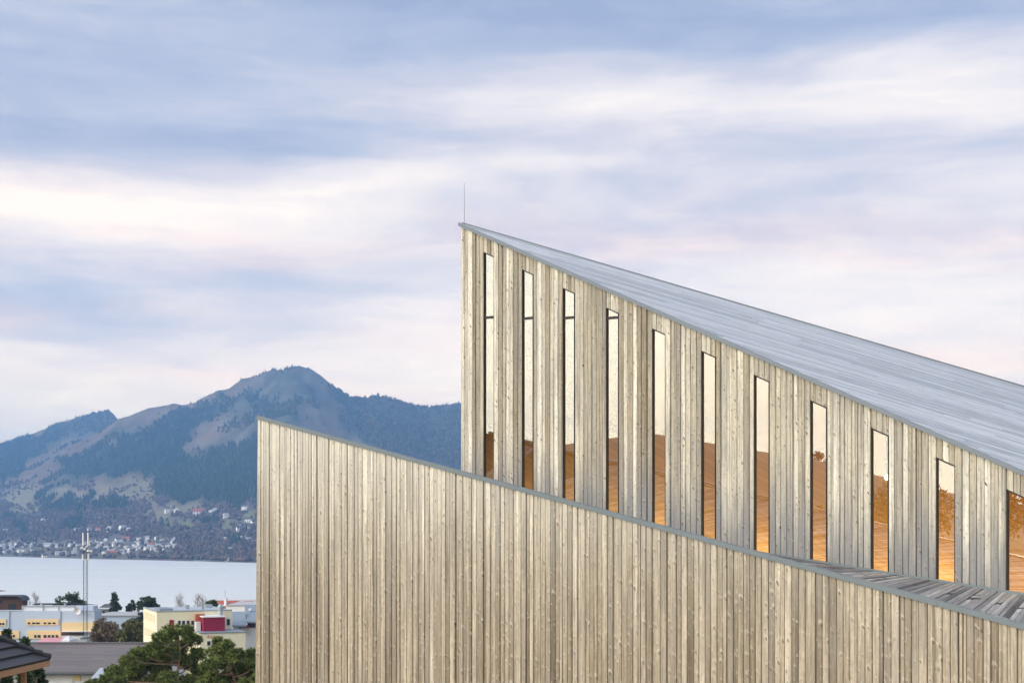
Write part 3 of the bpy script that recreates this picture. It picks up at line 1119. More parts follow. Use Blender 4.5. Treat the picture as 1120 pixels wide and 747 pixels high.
ct = MB()
q = SL - .01
while q < SE + 2:
    e = min(q + 2.95, SE + 2)
    prism(ct, q, e - .004, lambda s: low_top(s) - .075, lambda s: low_top(s) + .006, TF - .062, TF + .05)
    prism(ct, e - .05, e + .05, lambda s: low_top(s) - .078, lambda s: low_top(s) + .009, TF - .065, TF + .053)
    q = e
ct.build('coping', [M['zinc']], church)
lr = MB()
NS = 60
for k in range(NS):     # dark underlay, then the boards themselves, laid aslant
    a = SL + .02 + (SE + 2 - SL - .02) * k / NS
    b = SL + .02 + (SE + 2 - SL - .02) * (k + 1) / NS
    lr.poly([W(a, TF + .052, low_top(a) - .07), W(b, TF + .052, low_top(b) - .07), W(b, -.055, valley(b) - .07), W(a, -.055, valley(a) - .07)], 1)
SH = -1.5
q = SL + 1.6
tf, tb = TF + .054, -.056
while q < SE + 1.9:
    w = random.choice([.085, .09, .09, .095])
    up = random.uniform(-.035, -.020)
    r = random.random()
    off = random.uniform(0, 40)
    f0, f1, b0, b1 = q + .004, q + w - .004, q + SH + .004, q + SH + w - .004
    top = [W(f0, tf, low_top(f0) + up), W(f1, tf, low_top(f1) + up), W(b1, tb, valley(b1) + up), W(b0, tb, valley(b0) + up)]
    lr.poly(top, 0, [(0, off), (w, off), (w, off + 4), (0, off + 4)], r)
    for (i, j) in ((0, 3), (1, 2)):
        d = Vector((0, 0, -.03))
        lr.poly([top[i], top[j], top[j] + d, top[i] + d], 0, [(0, off), (0, off + 4), (.02, off + 4), (.02, off)], r)
    q += w
lro = lr.build('roof', [M['roof_low'], M['backing']], church)
lro['label'] = 'narrow strip roof of dark grey weathered boards'
fs = MB()
prism(fs, SA, SE, lambda s: foot(s) - .05, lambda s: foot(s) + .012, -.085, -.052)
fs.build('flashing', [M['zinc']], church)
rb = MB()
p = W(SA + .06, .03, zA - .1)
rb.tube([p, p + Vector((0, 0, .55)), p + Vector((0, 0, 1.07))], [.007, .006, .004], 6)
rb.build('lightning_rod', [M['zinc']], church)

# lamp glimpsed inside -------------------------------------------------
M['lamp'] = bpy.data.materials.new('lit_lamp_glass')
M['lamp'].use_nodes = True
_p = M['lamp'].node_tree.nodes['Principled BSDF']
_p.inputs['Emission Color'].default_value = (1, .75, .4, 1)
_p.inputs['Emission Strength'].default_value = 12


def pendant(px, py, t, watts):
    s, z = st(px, py, t)
    c = W(s, t, z)
    o = thing('pendant_lamp', 'small lit pendant lamp glimpsed through a window on the right', 'lamp', c)
    b = MB()
    prof = [(.0, -.05), (.032, -.04), (.046, -.014), (.046, .014), (.032, .04), (.012, .05)]
    for k in range(len(prof) - 1):
        for q in range(12):
            a0, a1 = 6.2832 * q / 12, 6.2832 * (q + 1) / 12
            (r0, z0), (r1, z1) = prof[k], prof[k + 1]
            b.poly([c + Vector((r0 * math.cos(a0), r0 * math.sin(a0), z0)), c + Vector((r0 * math.cos(a1), r0 * math.sin(a1), z0)),
                    c + Vector((r1 * math.cos(a1), r1 * math.sin(a1), z1)), c + Vector((r1 * math.cos(a0), r1 * math.sin(a0), z1))])
    b.build('globe', [M['lamp']], o, smooth=True)
    b = MB()
    zc = eave(s) + (ridge_z(s) - eave(s)) * t / ridge_t(s) - .25
    b.tube([c + Vector((0, 0, .05)), Vector((c.x, c.y, zc))], [.008, .008], 6)
    b.build('cord', [M['black']], o)
    ld = bpy.data.lights.new('lamp_light', 'POINT')
    ld.energy = watts
    ld.color = (1, .74, .42)
    ld.shadow_soft_size = .12
    ld2 = bpy.data.lights.new('added_interior_fill', 'POINT')
    ld2.energy = 150
    ld2.color = (1, .69, .28)
    ld2.shadow_soft_size = .25
    ld3 = ld2.copy()
    ld3.energy = 85
    lo = bpy.data.objects.new('lamp_light', ld)
    col.objects.link(lo)
    lo.parent = o
    lo.location = (0, 0, -.3)
    for dk in (-9.1, -8.3, -7.2, -5.6, -3.2, -.6, 2.2, 4.6):   # unseen fill lights added below the sills to warm the interior
        l2 = bpy.data.objects.new('added_interior_fill', ld3 if dk < -7 else ld2)
        col.objects.link(l2)
        l2.location = W(s + dk, max(.30, ridge_t(s + dk) - 1.1), max(32.4, foot(s + dk) - 1.0))
        l2.parent = church
        l2.location = l2.location - WORLD[church.name]


pendant(970, 522, 2.2, 15)

# ------------------------------------------------------------------ vegetation
M['bark'] = mat('pine_bark', (.27, .17, .11), .9, .35, 8, (1, 1, .3))
M['bark_dark'] = mat('dark_bark', (.10, .08, .065), .9, .3, 6)
M['leaf'] = attr_mat('foliage', .8, .25, 1.5, 'tone', .25)


def tuft(b, c, n, ln, wd, lo, hi, bias):
    k = random.random()
    for _ in range(n):
        d = Vector((random.gauss(0, 1), random.gauss(0, 1), random.gauss(.45, .9))) + bias * .6
        d.normalize()
        s = d.cross(Vector((random.gauss(0, 1), random.gauss(0, 1), random.gauss(0, 1)))).normalized() * wd
        l = ln * random.uniform(.6, 1.2)
        q = min(1, max(0, k * .7 + random.random() * .3))
        t = tuple(lo[i] + (hi[i] - lo[i]) * q for i in range(3))
        b.poly([c - s * .4, c + d * l * .55 - s, c + d * l, c + d * l * .55 + s], 0, tone=t)


def pine(name, label, trunk_px, Y, pads, seed, group=None):
    random.seed(seed)
    x0 = P(trunk_px[0][0], 700, Y).x
    gz = ground_z(x0, Y)
    o = thing(name, label, 'tree', (x0, Y, gz), group)
    tb = MB()
    path = [Vector((x0, Y, gz - .3))] + [P(px, py, Y) for (px, py) in trunk_px]
    hs = path[-1].z - gz
    tb.tube(path, [.20 * max(.16, 1 - .9 * (q.z - gz) / hs) for q in path], 8)
    cb = MB()
    for (px, py, r) in pads:
        Yp = Y + random.uniform(-1.9, 1.6)
        c = P(px, py, Yp)
        rr = r / F * Y
        # limb from the trunk to the clump
        zt = max(gz + hs * .35, min(c.z - random.uniform(.2, .9), path[-1].z - .1))
        k = next((i for i in range(1, len(path)) if path[i].z >= zt), len(path) - 1)
        f = (zt - path[k - 1].z) / max(.01, path[k].z - path[k - 1].z)
        s = path[k - 1].lerp(path[k], min(1, f))
        m1 = s.lerp(c, .45) + Vector((random.uniform(-.15, .15), random.uniform(-.15, .15), random.uniform(-.25, .05)))
        tb.tube([s, m1, c], [.065, .045, .02], 5)
        nt_ = int(26 + 130 * rr * rr)
        for _ in range(nt_):
            d = Vector((random.gauss(0, 1), random.gauss(0, 1), random.gauss(.15, 1)))
            d = d.normalized() * random.random() ** .45
            tc_ = c + Vector((d.x * rr, d.y * rr, d.z * rr * .62))
            tuft(cb, tc_, 22, .26, .028, (.050, .085, .022), (.25, .29, .085), d)
            if random.random() < .25:
                tb.tube([c, tc_], [.018, .006], 4)
    tb.build('trunk', [M['bark']], o)
    cb.build('crown', [M['leaf']], o)
    random.seed(seed + 100)
    return o


pine('pine_tree', 'broad Scots pine with forked orange trunk in front of the cream building', [(196, 760), (194, 738), (196, 722), (197, 708), (195, 696), (193, 690)], 85,
     [(188, 692, 12), (203, 690, 9), (178, 698, 11), (212, 699, 9), (168, 710, 10), (152, 715, 10), (198, 706, 13), (184, 716, 13), (216, 716, 10),
      (140, 723, 9), (160, 726, 13), (126, 734, 11), (144, 740, 13), (172, 743, 12), (116, 744, 9), (218, 735, 8), (208, 728, 9), (134, 748, 12), (158, 750, 12), (190, 752, 10), (150, 733, 12), (176, 730, 12), (184, 742, 11), (200, 722, 10), (206, 746, 12), (170, 722, 11), (222, 748, 9), (100, 749, 9)], 3)
pine('pine_tree', 'dark green Scots pine close against the corner of the timber wall', [(259, 765), (258, 748), (254, 735), (252, 720), (250, 706)], 78,
     [(247, 706, 8), (236, 713, 10), (258, 716, 10), (268, 721, 10), (246, 722, 12), (228, 728, 9), (272, 736, 11), (252, 738, 12), (234, 742, 11), (281, 728, 9),
      (262, 749, 11), (284, 745, 11), (242, 752, 10), (240, 726, 11), (262, 730, 11), (272, 748, 10), (248, 742, 9), (226, 746, 10), (276, 714, 5), (238, 701, 4)], 4)


def tree(name, label, px, ytop, Y, wpx, shape, lo, hi, seed, ybase=None, group=None, cat='tree', leaf=.4, dens=1.0, hollow=.5):
    random.seed(seed)
    c0 = P(px, ytop, Y)
    gz = ground_z(c0.x, Y)
    top = c0.z
    if ybase is not None:
        cz0 = P(px, ybase, Y).z
    else:
        cz0 = gz + (top - gz) * .22
    o = thing(name, label, cat, (c0.x, Y, gz), group)
    R = wpx / F * Y / 2
    H = top - cz0
    tb = MB()
    base_c = Vector((c0.x, Y, gz - .3))
    tb.tube([base_c, Vector((c0.x + .1, Y, (gz + top) / 2)), Vector((c0.x, Y, top - H * .15))], [max(.10, H * .035), H * .02, .03], 6)
    cb = MB()
    ncl = int(44 * dens)
    ph = [random.uniform(0, 6.28) for _ in range(3)]
    for _ in range(ncl):
        h = random.random()
        a = random.random() * 6.283
        lump = .72 + .28 * math.sin(2 * a + ph[0]) * math.sin(3 * a + ph[1] + 4 * h)
        if shape != 'cone': h *= .70 + .30 * math.sin(3 * a + ph[2])
        if shape == 'cone':
            rr = R * (1 - h) ** .8 * random.uniform(.35, 1)
        elif shape == 'dome':
            rr = R * math.sqrt(max(0.02, 1 - (h * .97) ** 2)) * random.uniform(.3, 1)
        else:
            rr = R * math.sin(math.pi * min(.97, .12 + .85 * h)) ** .6 * random.uniform(.25, 1)
        rr *= lump * 1.25
        c = Vector((c0.x + rr * math.cos(a), Y + rr * math.sin(a), cz0 + h * H * .97))
        tb.tube([Vector((c0.x, Y, max(gz + .3, c.z - H * .15))), c], [.04 + .006 * H, .015], 4)
        cr = R * random.uniform(.08, .26)
        out = Vector((math.cos(a), math.sin(a), .3))
        for _q in range(14):
            d = Vector((random.gauss(0, 1), random.gauss(0, 1), random.gauss(0, .7))).normalized() * random.random() ** .5
            tuft(cb, c + d * cr, 9, leaf, leaf * .2, lo, hi, out * .5 + d * .5)
    tb.build('trunk', [M['bark_dark']], o)
    cb.build('crown', [M['leaf']], o)
    return o


DG = ((.030, .052, .028), (.105, .140, .065))
MG = ((.045, .075, .028), (.13, .165, .06))
BR = ((.13, .10, .068), (.30, .23, .15))
tree('spruce', 'small dark spruce directly behind the pavilion roof', 27, 692, 55, 24, 'cone', *DG, 21, None, None, 'tree', .25, 1.6)
tree('spruce', 'narrow dark spruce at the left edge above the pavilion roof', 7, 688, 62, 13, 'cone', *DG, 22, None, None, 'tree', .25, 1.3)
tree('shrub', 'dark evergreen shrub under the pavilion eave', 40, 712, 50, 22, 'dome', *DG, 23, None, None, 'shrub', .25, 1.4)
tree('evergreen_tree', 'rounded evergreen rising behind the flat roofed blue building', 79, 648, 300, 34, 'dome', *DG, 24, 664, None, 'tree', .42, 1.5)
tree('evergreen_tree', 'tallest dark evergreen between blue building and cream building', 125, 648, 300, 22, 'cone', *DG, 25, None, None, 'tree', .42, 1.8)
tree('evergreen_tree', 'low dark evergreen with brown gaps right of the tallest one', 143, 655, 300, 16, 'round', *DG, 26, None, None, 'tree', .42, 1.2)
tree('evergreen_tree', 'spreading evergreen touching the left end of the cream building', 164, 651, 290, 24, 'dome', *DG, 27, 666, None, 'tree', .42, 1.5)
tree('evergreen_tree', 'small dark evergreen half behind the roof edge of cream building', 151, 656, 285, 14, 'round', *DG, 28, None, None, 'tree', .42, 1.2)
tree('shrub', 'leafless reddish brown thicket beside the cream building', 118, 678, 205, 40, 'dome', *BR, 29, 703, None, 'shrub', .55, 2.4)
tree('shrub', 'green brown thicket against the end wall of cream building', 146, 679, 200, 38, 'dome', (.09, .10, .04), (.24, .23, .10), 30, 703, None, 'shrub', .55, 2.4)
tree('shrub', 'low green bush in front of the orange red roof', 232, 657.5, 250, 11, 'dome', *MG, 31, 663, None, 'shrub', .5, 1.0)


def bare_tree(label, px, ytop, Y, seed):
    random.seed(seed)
    c0 = P(px, ytop, Y)
    gz = ground_z(c0.x, Y)
    b = MB()
    H = c0.z - gz
    p = Vector((c0.x, Y, gz - .3))
    top = Vector((c0.x + random.uniform(-.3, .3), Y, c0.z))
    b.tube([p, p.lerp(top, .5), top], [.16, .10, .02], 6)
    for _ in range(46):
        f = random.uniform(.3, .95)
        s = p.lerp(top, f)
        a = random.random() * 6.283
        ln = H * .30 * (1.1 - f) + .5
        e = s + Vector((math.cos(a) * ln * .6, math.sin(a) * ln * .6, ln * .9))
        b.tube([s, e], [.05, .015], 4)
        for _q in range(4):
            m = s.lerp(e, random.uniform(.4, .95))
            b.tube([m, m + Vector((random.uniform(-.6, .6), random.uniform(-.6, .6), random.uniform(.3, .9)))], [.022, .010], 3)
    tag(b.build('bare_tree', [M['twig']], None, (c0.x, Y, gz)), label, 'tree')


M['twig'] = mat('grey_twigs', (.34, .31, .30), .9, .2)
bare_tree('slim leafless tree above the roof of cream building, left of two', 197, 652, 280, 41)
bare_tree('leafless tree left of the orange red roof', 216, 652, 275, 42)
bare_tree('faint leafless tree between the brown building and the blue building', 40, 649, 320, 43)
bare_tree('leafless tree close before the slope of the orange red roof', 222, 654, 262, 44)

# woodland on the hill that the windows mirror
tw = MB()
random.seed(77)
for _ in range(34):
    y = random.uniform(52, 100) if random.random() < .7 else random.uniform(-70, -40)
    x = random.uniform(-520, -470)
    z = ground_z(x, y)
    h, w = random.uniform(2.5, 5), random.uniform(1.5, 3)
    t = random.choice([(.10, .08, .025), (.12, .09, .03), (.09, .085, .03)])
    for _q in range(160):
        d = Vector((random.gauss(0, 1), random.gauss(0, 1), random.gauss(0, 1))).normalized() * random.random() ** .4
        c = Vector((x + d.x * w, y + d.y * w, z + h * .5 + d.z * h * .5))
        tuft(tw, c, 2, .9, .25, tuple(v * .8 for v in t), t, d)
for (x, y, hh) in ((-110, -18, 11), (-112, -9, 9.5), (-108, 1, 7.5), (-115, 8, 5.5), (-104, -30, 12), (-100, -42, 12)):
    z = ground_z(x, y)
    for _q in range(1700):
        d = Vector((random.gauss(0, 1), random.gauss(0, 1), random.gauss(0, 1))).normalized() * random.random() ** .4
        c = Vector((x + d.x * 4.2, y + d.y * 4.2, z + hh * .55 + d.z * hh * .45))
        k = random.random()
        tuft(tw, c, 3, .42, .10, (.09, .12, .035), (.27, .32, .10), d)
tag(tw.build('hill_woodland', [M['leaf']]), 'mixed woodland on the hillside mirrored in the church windows', 'woodland', kind='stuff')

# ------------------------------------------------------------------ buildings below the church
M['blue_clad'] = mat('pale_blue_metal_cladding', (.47, .56, .69), .5, .06, 1.2, (6, 6, .3), metal=.1)
M['white_panel'] = mat('white_wall_panel', (.76, .77, .78), .6, .06)
M['yellow'] = mat('yellow_panel', (.77, .60, .32), .6, .08)
M['flat_roof'] = mat('dark_flat_roof', (.075, .085, .10), .7, .15)
M['pink'] = mat('pink_canopy', (.66, .30, .36), .6, .08)
M['cream'] = mat('cream_render', (.82, .77, .57), .8, .05)
M['cream_dull'] = mat('cream_blind', (.70, .64, .46), .8, .05)
M['crimson'] = mat('crimson_cladding', (.26, .012, .045), .6, .10, 1.0, (5, 5, .3))
M['roof_felt'] = mat('pale_roof_felt', (.40, .44, .49), .7, .12)
M['slate_clad'] = mat('grey_blue_cladding', (.22, .27, .32), .6, .1)
M['brown_wood'] = mat('dark_brown_cladding', (.085, .040, .025), .8, .3, 1.5, (5, 5, .3))
M['grey_box'] = mat('galvanised_steel', (.38, .44, .48), .4, .1, metal=.4)
M['orange_red'] = mat('orange_red_roof', (.40, .105, .05), .8, .15)
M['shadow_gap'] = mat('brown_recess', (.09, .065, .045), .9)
M['mast_white'] = mat('white_antenna_housing', (.75, .75, .74), .5, .05)
M['mast_steel'] = mat('mast_steel', (.065, .07, .078), .6, .1, metal=.0)


def pxpart(name, m, parent, rects, Y, d):
    b = MB()
    for (x0, y0, x1, y1) in rects:
        pxbox(b, x0, y0, x1, y1, Y, d)
    return b.build(name, [M[m]], parent)


YS = 260
c = P(50, 700, YS)
sch = thing('municipal_building', 'long pale blue metal clad building with yellow window panels', 'building', (c.x, YS, ground_z(c.x, YS)))
pxpart('wall', 'blue_clad', sch, [(-60, 668, 104, 712)], YS, 4)
up = pxpart('upper_storey', 'white_panel', sch, [(24, 662.5, 83, 668.5)], YS + 1.5, 3)
pxpart('rib', 'grey_box', up, [(x, 662.0, x + .7, 668) for x in (24.3,)], YS + 1.3, .19)
for x in (46.5, 63.5, 81.5):
    pxpart('rib', 'grey_box', up, [(x, 662.8, x + .7, 668.4)], YS + 1.3, .19)
b = MB()
a0, a1 = P(27, 662.3, YS + 1), P(101, 662.3, YS + 1)
zt = P(0, 659.4, YS + 4).z
b.hexa([(a0.x, YS + 5, a0.z), (a1.x, YS + 5, a0.z), (a1.x, YS + 5, a0.z), (a0.x, YS + 5, a0.z)],
       [(a0.x + 1, YS + 3.8, zt), (a1.x - 3.6, YS + 3.8, zt), (a1.x - 3.6, YS + 4.2, zt), (a0.x + 1, YS + 4.2, zt)])
b.build('roof', [M['flat_roof']], sch)
pxpart('stair_block', 'blue_clad', sch, [(83.1, 662.6, 102, 668.4)], YS + .8, 3)
vent = pxpart('vent', 'grey_box', sch, [(31, 657, 32.2, 661.5)], YS + 3, .6)
b = MB()
q = P(84.5, 668, YS - 1)
for k in range(16):
    a0, a1 = 6.283 * k / 16, 6.283 * (k + 1) / 16
    for (r0, y0_, r1, y1_) in ((0, .35, .35, .28), (.35, .28, .62, .0)):
        b.poly([q + Vector((r0 * math.cos(a0), y0_, r0 * math.sin(a0))), q + Vector((r0 * math.cos(a1), y0_, r0 * math.sin(a1))),
                q + Vector((r1 * math.cos(a1), y1_, r1 * math.sin(a1))), q + Vector((r1 * math.cos(a0), y1_, r1 * math.sin(a0)))])
b.box((q.x - .05, YS - .75, q.z - .05), (q.x + .05, YS, q.z + .05))
b.build('satellite_dish', [M['mast_white']], sch, smooth=False)
for (x0, y0, x1, y1, ws) in (
        (28.5, 676.8, 64, 683.6, [(30.3, 32.9), (35, 38.3), (39.3, 43.4), (47.8, 50.6), (52.3, 55.8), (57.5, 60.6)]),
        (29.5, 689.2, 66.5, 698.5, [(37.3, 39.8), (41, 44.3), (47.5, 50.8), (52.2, 55), (56.3, 59.4), (60.8, 63.6)]),
        (-20, 677, 6.5, 684.5, [(-1, 1.6), (2.4, 4.6)]),
        (-20, 689.5, 21, 698, [(11, 13.2), (14, 16.2)])):
    pn = pxpart('panel', 'yellow', sch, [(x0, y0, x1, y1)], YS - .15, .148)
    for (a, bb) in ws:
        yy = y0 + (y1 - y0) * .55
        f = pxpart('window', 'win_dark', pn, [(a, yy - .2, bb, y1 - 1.4)], YS - .20, .05)
pxpart('panel', 'yellow', sch, [(67.5, 680.4, 104.2, 690)], YS - .6, .598)
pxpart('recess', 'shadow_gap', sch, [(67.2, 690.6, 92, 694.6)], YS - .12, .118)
pxpart('canopy', 'white_panel', sch, [(67.2, 689.9, 104.4, 690.8)], YS - 1.2, 1.198)
pxpart('base', 'white_panel', sch, [(67.2, 695.6, 104, 704)], YS - .3, .298)
b = MB()
a0, a1 = P(33, 704, YS - 8), P(66, 704, YS - 8)
zt = P(0, 698, YS - 3).z
b.hexa([(a0.x, YS - 8, a0.z), (a1.x, YS - 8, a0.z), (a1.x, YS - .4, a0.z), (a0.x, YS - .4, a0.z)],
       [(a0.x + .6, YS - 3, zt), (a1.x, YS - 3, zt), (a1.x, YS - .4, zt), (a0.x + .6, YS - .4, zt)])
tag(b.build('pink_annex', [M['pink']], None, (a0.x, YS - 4, ground_z(a0.x, YS - 4))), 'low annex with a pink sloping roof before the blue building', 'annex')
b = MB()
a0, a1 = P(66.5, 706, YS - 14), P(76, 706, YS - 14)
zt, ze = P(0, 694.5, YS - 12).z, P(0, 700, YS - 14).z
for (za, zb_) in ((a0.z - 1, ze),):
    b.box((a0.x, YS - 14, za), (a1.x, YS - 10, zb_))
b.poly([(a0.x, YS - 14, ze), (a1.x, YS - 14, ze), ((a0.x + a1.x) / 2, YS - 12, zt)])
b.poly([(a1.x, YS - 14, ze), (a1.x, YS - 10, ze), ((a0.x + a1.x) / 2, YS - 12, zt)])
b.poly([(a1.x, YS - 10, ze), (a0.x, YS - 10, ze), ((a0.x + a1.x) / 2, YS - 12, zt)])
b.poly([(a0.x, YS - 10, ze), (a0.x, YS - 14, ze), ((a0.x + a1.x) / 2, YS - 12, zt)])
tag(b.build('party_tent', [M['mast_white']], None, (a0.x, YS - 12, ground_z(a0.x, YS - 12))), 'small white peaked tent beside the pink roof', 'tent')

pxpart('parapet', 'grey_box', sch, [(-60, 667.3, 24, 667.98)], YS - .1, .4)
pxpart('parapet', 'grey_box', sch, [(83.6, 667.3, 104.2, 667.98)], YS - .1, .4)
pxpart('gutter', 'grey_box', sch, [(24, 662.1, 83, 662.6)], YS + 1.1, .35)
for x in (10, 66, 103.2):
    pxpart('downpipe', 'slate_clad', sch, [(x, 668, x + .45, 704)], YS - .14, .13)
for (x, w, h) in ((44, 2.2, 1.6), (70, 1.4, 2.2), (-6, 3, 2)):
    pxpart('roof_unit', 'grey_box', sch, [(x, 662 - h, x + w, 662.4)], YS + 3, 1.0) if x > 24 else pxpart('roof_unit', 'grey_box', sch, [(x, 667 - h, x + w, 667.2)], YS + 3, 1.0)
# brown timber building
YB = 330
c = P(10, 668, YB)
bt = thing('brown_building', 'dark brown timber building with a curved grey roof at the left edge', 'building', (c.x, YB, ground_z(c.x, YB)))
pxpart('wall', 'brown_wood', bt, [(-40, 652.2, 24.6, 672)], YB, 3.5)
b = MB()
prof = [(-45, 651.2), (18, 650.8), (22, 651.4), (25, 653.0), (26.2, 656)]
for k in range(len(prof) - 1):
    a, e = P(prof[k][0], prof[k][1], YB), P(prof[k + 1][0], prof[k + 1][1], YB)
    b.hexa([(a.x, YB - 1, a.z - .22), (e.x, YB - 1, e.z - .22), (e.x, YB + 4, e.z - .22), (a.x, YB + 4, a.z - .22)],
           [(a.x, YB - 1, a.z), (e.x, YB - 1, e.z), (e.x, YB + 4, e.z), (a.x, YB + 4, a.z)])
b.build('roof', [M['flat_roof']], bt)
pxpart('window', 'win_dark', bt, [(9, 660, 17.5, 668)], YB - .1, .09)
pxpart('window', 'win_dark', bt, [(-2, 656, 2, 660)], YB - .1, .09)

# grey low wall between the two schools
YG = 285
c = P(127, 680, YG)
gb = thing('grey_shed', 'long low grey blue shed behind the brown thicket', 'building', (c.x, YG, ground_z(c.x, YG)))
pxpart('wall', 'blue_clad', gb, [(103, 673.6, 152, 690)], YG, 12)
pxpart('roof', 'grey_roof', gb, [(102.6, 672.4, 152.5, 673.5)], YG - .3, 13)
# white house with dark roof
YW = 310
c = P(111, 672, YW)
wh = thing('white_house', 'white house with dark hipped roof right of the mast', 'house', (c.x, YW, ground_z(c.x, YW)))
pxpart('wall', 'white_panel', wh, [(107, 664.5, 120, 680)], YW, 7)
b = MB()
a0, a1 = P(104.5, 667, YW), P(122, 667, YW)
t0_, t1_ = P(110, 661, YW), P(118, 661, YW)
b.hexa([(a0.x, YW - .8, a0.z), (a1.x, YW - .8, a0.z), (a1.x, YW + 8, a0.z), (a0.x, YW + 8, a0.z)],
       [(t0_.x, YW + 3, t0_.z), (t1_.x, YW + 3, t0_.z), (t1_.x, YW + 4, t0_.z), (t0_.x, YW + 4, t0_.z)])
b.build('roof', [M['flat_roof']], wh)
pxpart('window', 'win_dark', wh, [(112.6, 668, 114.6, 671)], YW - .06, .05)
pxpart('balcony', 'brown_wood', wh, [(104.5, 670, 109.5, 674)], YW - 1.2, 1.19)

# cream school ---------------------------------------------------------
C0 = P(171.5, 669.2, 180)
LV = Vector((-4.4, 10.4, 0)).normalized()
RV = Vector((10.4, 4.4, 0)).normalized()
zT = C0.z


def Q(r, l, z):
    return Vector((C0.x, C0.y, 0)) + RV * r + LV * l + Vector((0, 0, z))


def qbox(b, r0, r1, l0, l1, z0, z1, mi=0):
    b.hexa([Q(r0, l0, z0), Q(r1, l0, z0), Q(r1, l1, z0), Q(r0, l1, z0)], [Q(r0, l0, z1), Q(r1, l0, z1), Q(r1, l1, z1), Q(r0, l1, z1)], mi)


def rz(px, py, l=0.0):
    """position along the right-hand face and height for a photo point on it"""
    d = (px - 560) / F
    bx, by = C0.x + LV.x * l, C0.y + LV.y * l
    r = (d * by - bx) / (RV.x - d * RV.y)
    Yq = by + RV.y * r
    return r, CZ + (HY - py) / F * Yq


cs = thing('cream_building', 'cream rendered flat roofed building with crimson box and roof vent', 'building', (C0.x + 4, C0.y + 5, ground_z(C0.x, 185)))
gz = ground_z(C0.x, 185) - 1
r_end = rz(254, 669)[0]
b = MB()
qbox(b, 0, r_end, 0, 11.2, gz, zT)
b.build('wall', [M['cream']], cs)
b = MB()
qbox(b, .25, r_end - .25, .25, 10.95, zT + .002, zT + .06)
b.build('roof', [M['roof_felt']], cs)
b = MB()
qbox(b, .6, 2.2, 1.2, 6.0, zT + .07, zT + .35)
b.build('roof_hatch', [M['slate_clad']], cs)
for (r0, r1, l0, l1) in ((-.06, r_end, -.06, .22), (-.06, .22, .221, 11.2)):
    b = MB()
    qbox(b, r0, r1, l0, l1, zT + .003, zT + .16)
    b.build('parapet', [M['grey_box']], cs)
for (r, l, w, h) in ((4.5, 5, .5, .6), (7.5, 7, .9, .5), (6.2, 3, .35, .9)):
    b = MB()
    qbox(b, r, r + w, l, l + w, zT + .062, zT + h)
    b.build('roof_unit', [M['grey_box']], cs)


def qrect(name, m, x0, y0, x1, y1, proud=.06, parent=None, l=0.0):
    b = MB()
    r0, za = rz(x0, y1, l)
    r1, _ = rz(x1, y1, l)
    zb_ = rz((x0 + x1) / 2, y0, l)[1]
    za = rz((x0 + x1) / 2, y1, l)[1]
    qbox(b, r0, r1, l - proud, l - .003, za, zb_)
    return b.build(name, [M[m]], parent or cs)


qrect('door', 'crimson', 185.3, 677.6, 190.2, 690)
for x in (194.6, 199.3, 204.2, 209):
    f = qrect('window', 'white_panel', x - .4, 677.8, x + 3.3, 683.4, .05)
    qrect('pane', 'win_dark', x, 678.4, x + 2.9, 682.9, .08, f)
f = qrect('window', 'white_panel', 247.6, 675.9, 251.8, 684.2, .05)
qrect('pane', 'win_dark', 248.1, 676.6, 251.3, 683.4, .08, f)
for x in (212.8,):
    qrect('stair_wall', 'orange_red', 213, 671, 222.5, 682, 1.0)
b = MB()
for k in range(2):
    z0 = rz(172, 675 + 17.5 * k)[1]
    for q in range(4):
        b_ = MB()
        l0 = 1.4 + q * 2.4
        b_.hexa([Q(-.05, l0, z0 - .75), Q(-.003, l0, z0 - .75), Q(-.003, l0 + 1.7, z0 - .75), Q(-.05, l0 + 1.7, z0 - .75)],
                [Q(-.05, l0, z0 + .25), Q(-.003, l0, z0 + .25), Q(-.003, l0 + 1.7, z0 + .25), Q(-.05, l0 + 1.7, z0 + .25)])
        b_.build('blind', [M['cream_dull']], cs)
# crimson plant room standing proud, pale rim, turret
b = MB()
r0, z0 = rz(222.5, 689.5, -3.0)
r1, z1 = rz(246, 674.6, -3.0)
qbox(b, r0, r1, -3.0, -.004, z0 - 1, z1 + .0)
pr = b.build('plant_room', [M['crimson']], cs)
b = MB()
qbox(b, r0 - .1, r1 + .1, -3.1, 0.1, z1 + .002, z1 + .14)
b.build('rim', [M['white_panel']], pr)
b = MB()
rA, zA_ = rz(214.5, 690, -2.0)
qbox(b, rA, r0 - .15, -2.0, -1.02, z0 - .3, rz(215, 679)[1])
b.build('stair_screen', [M['white_panel']], cs)
rv, zv = rz(238.5, 673.5)
b = MB()
for (za, zb_, ra, rb_) in ((0, .55, .34, .34), (.55, .75, .34, .5), (.75, 1.15, .5, .5), (1.15, 1.45, .5, .2)):
    cpt = Q(rv, -1.5, 0)
    z_ = z1 + .14
    b.tube([(cpt.x, cpt.y, z_ + za), (cpt.x, cpt.y, z_ + zb_)], [ra * .8, rb_ * .8], 14)
b.build('roof_vent', [M['grey_box']], cs)
